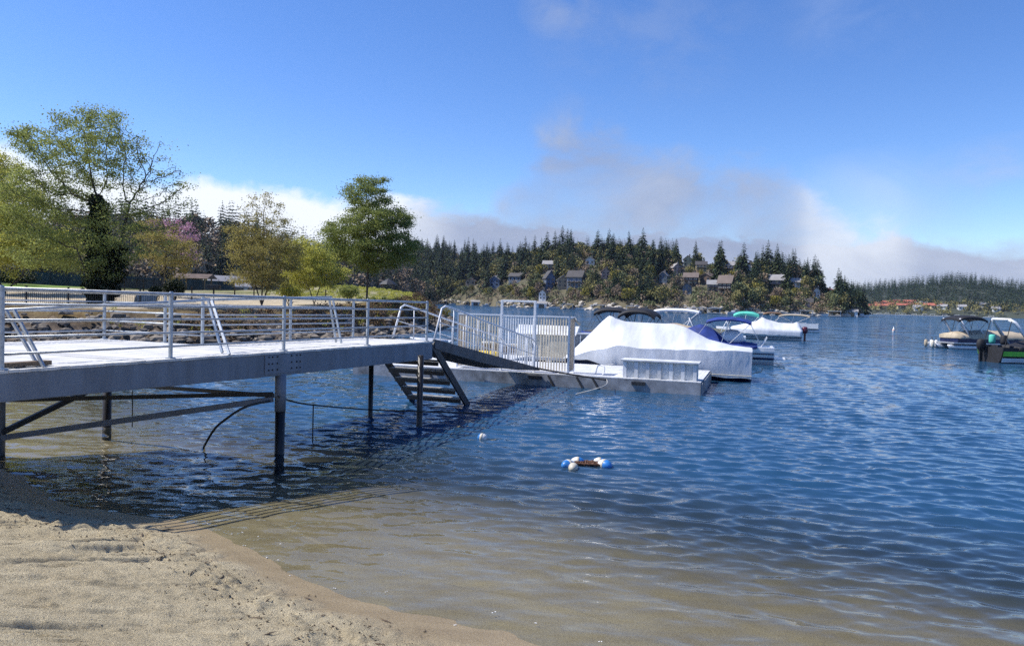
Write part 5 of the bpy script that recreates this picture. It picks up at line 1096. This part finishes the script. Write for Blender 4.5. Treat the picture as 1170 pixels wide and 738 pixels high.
p = at_z(649, 531, .02); float_ball(p, .105, m_wfloat, m_bfloat, 'leftmost blue and white float of the ring, blue end toward shore', 3.9, 'swim floats')
p = at_z(655, 534, .02); float_ball(p, .09, m_cream, m_wfloat, 'all cream white float in the front left of the ring', 1.4, 'swim floats')
p = at_z(660, 527, .02); float_ball(p, .09, m_bfloat, m_wfloat, 'white and dark blue float at the back of the ring', 3.05, 'swim floats')
p = at_z(691, 531, .02); float_ball(p, .11, m_wfloat, m_bfloat, 'rightmost float of the ring with large blue end', 5.4, 'swim floats')
p = at_z(685, 527, .02); float_ball(p, .08, m_bfloat, m_wfloat, 'pale small float at the back right of the ring', 3.1, 'swim floats')
nb = MB(); rgn = random.Random(6)
A0 = Vector(at_z(652, 531, .015)); A1 = Vector(at_z(692, 532, .015)); A2 = Vector(at_z(686, 527, .015)); A3 = Vector(at_z(660, 527, .015))
for i in range(46):
    u = i/45; nb.tube([A0.lerp(A1, u)+Vector((0, 0, rgn.uniform(-.01, .03))), A0.lerp(A1, u).lerp(A3.lerp(A2, u), .5)+Vector((rgn.uniform(-.03, .03), 0, rgn.uniform(-.02, .035))), A3.lerp(A2, u)+Vector((0, 0, rgn.uniform(-.01, .03)))], .009, 5)
for i in range(14):
    u = i/13; nb.tube([A0.lerp(A3, u)+Vector((0, 0, .015+rgn.uniform(-.01, .02))), A1.lerp(A2, u)+Vector((0, 0, .015+rgn.uniform(-.02, .02)))], .009, 5)
tag(nb.build('net', M('net_cord', (.17, .085, .05), .9, 0, .3, 12)), 'brown tangled net floating between the blue and white floats', 'net')
p = at_z(1021, 379, 0)
t = thing('marker_buoy', 'small white marker buoy far out on open water', 'buoy', tuple(p)); b = MB(); b.lathe((0, 0, 0), [(.2, -.3), (.22, .1), (.21, .4), (.10, .5), (.08, .75), (.03, .8)], 14); b.build('body', m_wfloat, t, local=True, smooth=True)
b = MB(); b.lathe((0, 0, .22), [(.225, 0), (.23, .05), (.225, .1)], 14); b.build('band', m_orange, t, local=True, smooth=True)

# ------------------------------------------------------------------ near trees: branches grown towards crown points, leaves on the twigs
def grow(seed, start, lumps, n_att, step, leaf_mat, leaf_n, leaf_s, label, name='tree', cat='tree', spread=.30, tip=.010, expo=2.35, ivy=None, thin=None, kill=1.6, group=None, bark=None, droop=0.0):
    """start: list of stem polylines (world points); lumps: (centre, radii, weight)"""
    rg_ = np.random.default_rng(seed); A = []
    wts = np.array([l[2] for l in lumps], float); wts /= wts.sum()
    for (c, r, w), k in zip(lumps, rg_.multinomial(n_att, wts)):
        d = unit(rg_, k)*(rg_.random(k)**.42)[:, None]; A.append(np.array(c)+d*np.array(r))
    A = np.vstack(A); P = []; par = []
    for st in start:
        prev = -1
        for p in st: P.append(np.array(p, float)); par.append(prev); prev = len(P)-1
    Pn = np.array(P); near = np.full(len(A), 1e9); who = np.zeros(len(A), int); done = 0
    alive = np.ones(len(A), bool)
    for it in range(160):
        new = Pn[done:]
        if len(new) == 0: break
        D = np.linalg.norm(A[:, None]-new[None], axis=2); j = D.argmin(1); dm = D[np.arange(len(A)), j]; up = dm < near
        near[up] = dm[up]; who[up] = j[up]+done; done = len(Pn); alive &= near > step*kill
        if not alive.any(): break
        dirs = A[alive]-Pn[who[alive]]; dirs /= np.linalg.norm(dirs, axis=1, keepdims=True); add = {}
        for w, d in zip(who[alive], dirs): add[w] = add.get(w, 0)+d
        pts = []
        for w, d in add.items():
            d = d/(np.linalg.norm(d)+1e-9)+rg_.normal(0, .20, 3)+np.array([0, 0, .05-droop])
            q = Pn[w]+d/np.linalg.norm(d)*step
            pts.append(q); par.append(w)
        Pn = np.vstack([Pn, pts])
        if len(Pn) > 5200: break
    n = len(Pn); par = np.array(par[:n]); rad = np.zeros(n); kids = np.zeros(n, int)
    for i in range(n-1, -1, -1):
        rad[i] = max(tip**expo, rad[i])
        if par[i] >= 0: rad[par[i]] += rad[i]; kids[par[i]] += 1
    rad = rad**(1/expo)
    t = thing(name, label, cat, tuple(start[0][0]), 0, group); base = np.array(start[0][0], float)
    Vs, Fs, off = [], [], 0
    for i in range(n):
        if par[i] < 0: continue
        p0, p1 = Pn[par[i]], Pn[i]; d = p1-p0; d /= np.linalg.norm(d)+1e-9
        u = np.array([0, 0, 1.]) if abs(d[2]) < .9 else np.array([1., 0, 0]); sx = np.cross(d, u); sx /= np.linalg.norm(sx); sy = np.cross(d, sx)
        k = 8 if rad[i] > .06 else 6; a = np.arange(k)*6.2832/k; ring = np.cos(a)[:, None]*sx+np.sin(a)[:, None]*sy
        r0 = min(rad[par[i]], rad[i]*1.35); Vs.append(p0+ring*r0-d*r0*.3); Vs.append(p1+ring*rad[i]); q = np.arange(k); Fs.append(np.stack([q, (q+1) % k, (q+1) % k+k, q+k], 1)+off); off += 2*k
    np_mesh('trunk', np.vstack(Vs)-base, np.vstack(Fs), bark or m_bark, t)
    cand = np.where(rad < tip*2.6)[0]; pr = np.ones(len(cand)); pr[kids[cand] == 0] = 2.2
    if thin is not None: pr *= np.array([thin(Pn[i]) for i in cand])
    ncl = max(60, leaf_n//26); ci = rg_.choice(cand, ncl, p=pr/pr.sum()); cs = spread*(.5+.9*rg_.random(ncl)); ax_ = unit(rg_, ncl)*np.array([1, 1, .35])
    wl = rg_.random(ncl)**.7+.15; idx = rg_.choice(ncl, leaf_n, p=wl/wl.sum())
    C = Pn[ci[idx]]+rg_.normal(0, 1, (leaf_n, 3))*np.array([.75, .75, .42])*cs[idx][:, None]+ax_[idx]*(rg_.normal(0, 1.0, leaf_n)*cs[idx])[:, None]
    dr = unit(rg_, leaf_n)+np.array([0, 0, -.25]); dr /= np.linalg.norm(dr, axis=1, keepdims=True)
    ls = leaf_s*(.55+.9*rg_.random(leaf_n))
    Vq, Fq = quads_np(C, dr, unit(rg_, leaf_n), ls, ls*.72); np_mesh('crown', Vq-base, Fq, leaf_mat, t, smooth=False)
    if ivy:
        (cnt, zmax, r0, r1) = ivy; seg = [i for i in range(n) if par[i] >= 0 and rad[i] > tip*7 and Pn[i][2] < zmax-rg_.random()*3.5]
        ii = rg_.choice(seg, cnt); f = np.clip((Pn[ii][:, 2]-base[2])/(zmax-base[2]), 0, 1); rr_ = (r0+(r1-r0)*f)*(.55+.6*rg_.random(cnt)); d = unit(rg_, cnt)
        C = Pn[ii]+d*(rr_*(.45+1.0*vnoise(Pn[ii][:, 2]*1.4, Pn[ii][:, 0]*2+d[:, 0]*1.5, 5)))[:, None]; Vq, Fq = quads_np(C, unit(rg_, cnt), unit(rg_, cnt), .20+.2*rg_.random(cnt), .18+.14*rg_.random(cnt)); np_mesh('ivy', Vq-base, Fq, m_ivy, t, smooth=False)
    return t
def lump(px, py, rx, ry, d, w=1.0, dz=.85, off=0):
    k = d/F_PX; return (at_d(px, py, d+off), (rx*k, rx*k*dz, ry*k), w)
def gp(px, d):
    c = at_d(px, 345, d); x, y = c[0], c[1]; return np.array([x, y, park_at(x, y)])
def stem(px, d, pts):
    b = gp(px, d); out = [b-np.array([0, 0, .4]), b+np.array([0, 0, .15])]
    last = out[-1]
    for (qx, qy, od) in pts:
        tgt = at_d(qx, qy, d+od); m = max(1, int(np.linalg.norm(tgt-last)/.45))
        for k in range(1, m+1): out.append(last+(tgt-last)*k/m)
        last = tgt
    return out
d = 57
grow(21, [stem(112, d, [(113, 310, 0), (111, 270, .3), (112, 225, 0)]), stem(112, d, [(100, 315, -.6), (88, 285, -.8)]), stem(112, d, [(128, 312, .5), (140, 270, .8), (148, 232, 1)])],
     [lump(100, 172, 70, 46, d, 3), lump(108, 138, 34, 16, d, 1), lump(42, 172, 34, 26, d, 1.0), lump(30, 235, 40, 40, d, 1.2), lump(200, 205, 20, 24, d, .6), lump(162, 200, 44, 52, d, 2.2), lump(60, 225, 55, 45, d, 2), lump(196, 240, 26, 34, d, 1.2), lump(150, 268, 55, 34, d, 1.6), lump(65, 285, 52, 34, d, 1.5), lump(110, 300, 45, 26, d, .8)],
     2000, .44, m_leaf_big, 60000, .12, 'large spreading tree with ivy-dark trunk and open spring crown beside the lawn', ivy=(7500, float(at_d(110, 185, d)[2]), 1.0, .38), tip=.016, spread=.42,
     thin=lambda p: (.22 if 585+F_PX*p[0]/p[1] > 160 else .6 if 585+F_PX*p[0]/p[1] > 130 else 1.15))
d = 66
grow(22, [stem(6, d, [(-10, 310, 0), (-8, 270, 0)]), stem(6, d, [(26, 315, 0), (36, 290, 0)])], [lump(-10, 250, 45, 42, d, 2), lump(20, 282, 50, 30, d, 2), lump(62, 284, 32, 26, d, 1.2), lump(20, 225, 34, 24, d, .8), lump(-5, 195, 25, 25, d, .4)],
     1300, .5, m_leaf_yel, 60000, .13, 'sunlit yellow-green tree at the far left behind the black picket fence', spread=.48, tip=.014)
d = 68
grow(23, [stem(187, d, [(188, 318, 0), (190, 290, 0)])], [lump(190, 285, 34, 26, d, 2), lump(175, 265, 22, 18, d, .8), lump(205, 300, 22, 20, d, .8)], 650, .45, m_leaf_brown, 9000, .12, 'small dark tree with thin olive buds between the big tree and the grey shelter', spread=.36, tip=.015)
d = 82
grow(24, [stem(208, d, [(209, 320, 0), (210, 295, 0)])], [lump(213, 268, 14, 18, d, 1), lump(196, 262, 16, 14, d, .7), lump(178, 258, 14, 12, d, .5), lump(216, 290, 12, 12, d, .6)], 480, .45, m_leaf_pink, 2200, .15, 'slender tree with pink spring blossom behind the big tree', cat='blossom tree', name='blossom_tree', spread=.36, tip=.014)
d = 61
grow(25, [stem(299, d, [(290, 320, 0), (280, 285, 0)]), stem(299, d, [(300, 310, .3), (301, 262, .3)]), stem(299, d, [(310, 318, .2), (320, 280, .5)])], [lump(300, 290, 40, 30, d, 2), lump(298, 245, 26, 28, d, 1.3), lump(275, 270, 20, 28, d, .8), lump(322, 270, 18, 28, d, .8), lump(300, 318, 42, 14, d, .8), lump(305, 290, 46, 34, d, 1.2)],
     1300, .36, m_leaf_brown, 26000, .105, 'multi-stemmed tree with fine olive-brown spring leaves on the bank', spread=.34, tip=.011, thin=lambda p: .5 if p[2] > at_d(300, 262, 61)[2] else 1.2)
d = 66
grow(26, [stem(359, d, [(352, 325, 0)]), stem(359, d, [(368, 320, 0)])], [lump(358, 305, 34, 24, d, 2), lump(380, 315, 22, 16, d, .8), lump(340, 320, 22, 14, d, .8), lump(346, 292, 24, 22, d, 1)], 700, .36, m_leaf_yel, 22000, .115, 'low bushy yellow-green tree between the multi-stemmed tree and the dense green tree', spread=.34, tip=.010)
d = 79
grow(27, [stem(419, d, [(420, 318, 0), (421, 280, 0), (421, 240, 0)])], [lump(420, 222, 27, 26, d, 1.5), lump(430, 255, 42, 28, d, 2), lump(398, 268, 34, 24, d, 1.5), lump(450, 285, 32, 22, d, 1.4), lump(425, 292, 44, 20, d, 1.6), lump(382, 288, 20, 14, d, .6), lump(422, 272, 50, 36, d, 2)],
     1500, .5, m_leaf_dense, 76000, .14, 'dense dark green tree with a single bare trunk near the tip of the point', spread=.46, tip=.013)
# shrubs
def bush(px, py, rx, ry, d, mat, n, s, label, seed, name='shrub'):
    rg_ = np.random.default_rng(seed); k = d/F_PX; c = at_d(px, py, d); b = gp(px, d); t = thing(name, label, 'shrub', tuple(b)); q = MB()
    for i in range(6): q.tube([b-np.array([0, 0, .2]), b+(c-b)*.6+rg_.normal(0, rx*k*.25, 3), c+rg_.normal(0, rx*k*.4, 3)], [.04, .025, .008], 6)
    q.build('stems', m_bark, t); dd = unit(rg_, n)*(rg_.random(n)**.4)[:, None]*np.array([rx*k, rx*k*.8, ry*k])*(.75+.4*rg_.random((n, 1))); C = c+dd; C[:, 2] = np.maximum(C[:, 2], b[2]-.2)
    V, F = quads_np(C, unit(rg_, n), unit(rg_, n), s*(.6+.8*rg_.random(n)), s*(.5+.5*rg_.random(n))); np_mesh('foliage', V-b, F, mat, t, smooth=False)
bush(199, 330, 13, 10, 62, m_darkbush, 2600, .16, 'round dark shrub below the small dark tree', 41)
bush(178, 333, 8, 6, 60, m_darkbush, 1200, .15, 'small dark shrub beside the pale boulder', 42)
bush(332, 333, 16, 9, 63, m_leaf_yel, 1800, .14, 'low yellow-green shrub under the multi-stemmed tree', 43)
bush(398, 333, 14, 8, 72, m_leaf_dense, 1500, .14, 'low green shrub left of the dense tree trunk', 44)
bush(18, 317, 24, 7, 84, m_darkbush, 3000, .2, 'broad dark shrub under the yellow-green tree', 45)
bush(468, 352, 10, 5, 92, m_leaf_yel, 900, .16, 'small bright shrub on the grassy point', 46)
bush(508, 357, 9, 7, 104, m_leaf_brown, 900, .16, 'pale twiggy shrub at the very tip of the point', 47)
# bank rubble and brush
g4 = np.random.default_rng(77); pts = []
while len(pts) < 1300:
    x = g4.uniform(-48, -5); y = g4.uniform(38, 122); s = float(coast_s(np.array([x]), np.array([y]))[0])
    if -.5 < s < 4.0 and g4.random() < 1.1-s*.22: pts.append((x, y, park_at(x, y)+.12))
tag(np_mesh('rocks', *rock_np(g4, 0, pts, .08, .45, .7), M('bank_rock', (.27, .23, .185), .95, 0, .2, .6, .4, 5, col2=(.075, .062, .05), islandvar=.6), smooth=False), 'jumbled grey-brown rocks along the bank of the cove', 'bank rocks', kind='stuff')
pts = []
while len(pts) < 900:
    x = g4.uniform(-48, -5); y = g4.uniform(39, 120); s = float(coast_s(np.array([x]), np.array([y]))[0])
    if 1.6 < s < 4.8 and 585+F_PX*x/y > (215 if len(pts) < 700 else 120): pts.append((x, y, park_at(x, y)-.05))
mass('undergrowth', pts[:620], lambda r: roundtree_arrays(r, 1.0, .9, 70, leaf=.2), M('rust_brush', (.20, .12, .055), .9, 0, .1, .3, col2=(.075, .05, .028), islandvar=.5), 'rust-brown dry brush on the cove bank', 'brush', 13, .25, .75)
mass('undergrowth', pts[620:], lambda r: roundtree_arrays(r, 1.0, .9, 60, leaf=.2), m_leaf_yel, 'green weeds on the cove bank', 'weeds', 14, .2, .45)
gpt = []
while len(gpt) < 700:
    x = g4.uniform(-26, -8.5); y = g4.uniform(78, 121); s = float(coast_s(np.array([x]), np.array([y]))[0])
    if s > 2.6: gpt.append((x, y, park_at(x, y)-.05))
mass('grass', gpt, lambda r: roundtree_arrays(r, .5, .5, 36, leaf=.16), m_leaf_yel, 'tufts of grass on the sloping point', 'grass', 15, .4, .9)
# boulder, picket fence, wire fence
p = gp(166, 58); t = None
v, f = rock_np(np.random.default_rng(5), 0, [(0, 0, 0)], .9, .9, .75); tag(np_mesh('boulder', v+p+np.array([0, 0, .35]), f, m_stone, smooth=False), 'pale rounded boulder behind the black picket fence', 'boulder')
fp_ = [gp(px, dd) for px, dd in ((-70, 49), (-20, 50), (30, 51), (78, 52), (122, 53), (160, 54), (200, 55.5))]
t = thing('picket_fence', 'low black iron picket fence along the top of the bank', 'fence', tuple(fp_[3])); q = MB()
for a, b in zip(fp_[:-1], fp_[1:]):
    a, b = Vector(a), Vector(b); n = int((b-a).length/.115)
    for z in (.14, 1.08): q.bar(a+Vector((0, 0, z)), b+Vector((0, 0, z)), .035, .035)
    for i in range(1, n): c = a.lerp(b, i/n); q.box(c+Vector((0, 0, .6)), (.02, .02, 1.0))
q.build('pickets', m_iron, t)
for a in fp_: q = MB(); q.box(Vector(a)+Vector((0, 0, .5)), (.09, .09, 1.5)); q.box(Vector(a)+Vector((0, 0, 1.27)), (.12, .12, .05)); q.build('post', m_iron, t)
fp_ = [gp(px, dd) for px, dd in ((219, 66), (268, 68), (290, 69), (330, 70), (372, 72), (400, 73))]
t = thing('wire_fence', 'thin wire fence on dark posts behind the bank trees', 'fence', tuple(fp_[2])); q = MB()
for a, b in zip(fp_[:-1], fp_[1:]):
    for z in (.3, .65, 1.0): q.tube([Vector(a)+Vector((0, 0, z)), Vector(b)+Vector((0, 0, z))], .012, 4)
q.build('wires', m_iron, t)
for a in fp_: q = MB(); q.box(Vector(a)+Vector((0, 0, .55)), (.09, .09, 1.3)); q.build('post', m_bark, t)
a = gp(120, 76); b = gp(185, 78); t = thing('picket_fence', 'second black fence at the lawn edge behind the big tree', 'fence', tuple(a)); q = MB(); a, b = Vector(a), Vector(b); n = 50
for z in (.15, 1.15): q.bar(a+Vector((0, 0, z)), b+Vector((0, 0, z)), .05, .05)
for i in range(n+1): q.box(a.lerp(b, i/n)+Vector((0, 0, .62)), (.03, .03, 1.1))
q.build('pickets', m_iron, t)
for i in range(4): q = MB(); q.box(a.lerp(b, i/3)+Vector((0, 0, .6)), (.1, .1, 1.5)); q.build('post', m_iron, t)
# box on a post, picnic shelter, grey house, tennis screen
p = Vector(gp(244, 61)); t = thing('post_box', 'black box on a single post at the lawn edge', 'post box', tuple(p)); q = MB(); q.box(p+Vector((0, 0, .6)), (.10, .10, 1.5)); q.build('post', m_iron, t); q = MB(); q.box(p+Vector((0, 0, 1.5)), (1.05, .4, .30)); q.build('box', m_dark, t, bevel=.02)
p = Vector(gp(223, 112)); t = thing('picnic_shelter', 'brown picnic shelter with low roof at the far edge of the lawn', 'shelter', tuple(p))
for dx in (-1.9, 1.9):
    for dy in (-1.2, 1.2): q = MB(); q.box(p+Vector((dx, dy, 1.0)), (.16, .16, 2.4)); q.build('post', m_brown, t)
q = MB(); q.loft([[p+Vector((x, -1.9, 2.15)), p+Vector((x, 0, 2.85)), p+Vector((x, 1.9, 2.15))] for x in (-2.6, 2.6)], close=True, caps=(True, True)); q.build('roof', M('shelter_roof', (.13, .09, .07), .85, 0, .2, 1), t)
p = gp(258, 175); house('grey-roofed cottage with a white end wall beyond the lawn', tuple(p), 8, 6, 2.6, 2.0, HW['white'], HW['rgrey'], .7, 2, 1)
p = gp(443, 118); t = thing('gazebo', 'small dark gazebo on the point behind the dense tree', 'gazebo', tuple(p)); p = Vector(p)
for dx in (-.8, .8):
    for dy in (-.8, .8): q = MB(); q.box(p+Vector((dx, dy, .9)), (.12, .12, 2.2)); q.build('post', m_brown, t)
q = MB(); q.lathe(p+Vector((0, 0, 1.9)), [(1.5, 0), (.9, .45), (.05, .95)], 8); q.build('roof', m_dark, t)
A_ = Vector(gp(-90, 150)); B_ = Vector(gp(268, 165)); t = thing('tennis_screen', 'tall dark blue-green windscreen fence at the far side of the lawn', 'fence', tuple(A_)); q = MB()
q.bar(A_+Vector((0, 0, 1.7)), B_+Vector((0, 0, 1.7)), .04, 3.2); q.build('screen', M('windscreen_cloth', (.012, .032, .045), .9, 0, .25, .3), t)
for i in range(19): q = MB(); q.tube([A_.lerp(B_, i/18)+Vector((0, -.1, -.2)), A_.lerp(B_, i/18)+Vector((0, -.1, 3.7))], .05, 6); q.build('post', m_iron, t)

# ------------------------------------------------------------------ litter of the shore
g5 = np.random.default_rng(9)
def sand_z(x, y): return float(np.interp(0, [0], [0])) if False else None
def on_beach(n, slo, shi):
    out = []
    fi = np.where((gx > -9) & (gx < 3.2))[0]; fj = np.where((gy > 3) & (gy < 14.2))[0]
    ZB = V_beach
    while len(out) < n:
        i = g5.choice(fi); j = g5.choice(fj); s = S_beach[j, i]
        if slo < s < shi and g5.random() < math.exp(-((s-(slo+shi)/2)/((shi-slo)*.35))**2): out.append((gx[i], gy[j], ZB[j, i]))
    return out
tw = MB()
for (x, y, z) in on_beach(1500, .3, 1.8):
    a = g5.random()*6.28; l = g5.uniform(.004, .022) if g5.random() < .93 else g5.uniform(.03, .09); w = min(l*g5.uniform(.25, .7), .012); dx, dy = math.cos(a), math.sin(a); z += .004
    tw.add([(x-dx*l, y-dy*l, z), (x+dy*w, y-dx*w, z+.004), (x+dx*l, y+dy*l, z+.008), (x-dy*w, y+dx*w, z+.003), (x, y, z+.012)], [(0, 1, 4), (1, 2, 4), (2, 3, 4), (3, 0, 4), (3, 2, 1, 0)])
tag(tw.build('debris', M('wrack_bits', (.10, .07, .045), .95, 0, .3, 8, islandvar=.5)), 'dark leaf bits and bark along the wrack line of the beach', 'debris', kind='stuff')
v, f = rock_np(g5, 0, [(x, y, z) for x, y, z in on_beach(900, .2, 5.0)],   .003, .009, .7); tag(np_mesh('pebbles', v, f, M('pebble', (.34, .30, .24), .9, 0, .3, 4, islandvar=.7, col2=(.12, .10, .08)), smooth=False), 'small pebbles and clods scattered on the sand', 'pebbles', kind='stuff')
fm = MB()
for (x, y, z) in on_beach(26, -.5, .15):
    for k in range(3): fm.lathe((x+g5.normal(0, .012), y+g5.normal(0, .008), max(z, .0)+.006), [(.0015, 0), (g5.uniform(.003, .009), .003), (.002, .007)], 7)
tag(fm.build('foam', m_wfloat), 'flecks of white foam along the waterline', 'foam', kind='stuff')

# ------------------------------------------------------------------ air
hz = MB(); hz.box((0, 1200, 60), (7000, 6200, 134.8)); o = hz.build('haze', None or (lambda m: m)(bpy.data.materials.new('haze'))); tag(o, 'thin blue haze over the lake', 'haze', kind='stuff')
m = o.data.materials[0]; m.use_nodes = True; m.node_tree.nodes.clear(); pv = m.node_tree.nodes.new('ShaderNodeVolumePrincipled'); pv.inputs['Color'].default_value = (.72, .82, 1, 1); pv.inputs['Density'].default_value = .00005; pv.inputs['Anisotropy'].default_value = .3
m.node_tree.links.new(pv.outputs[0], m.node_tree.nodes.new('ShaderNodeOutputMaterial').inputs['Volume'])
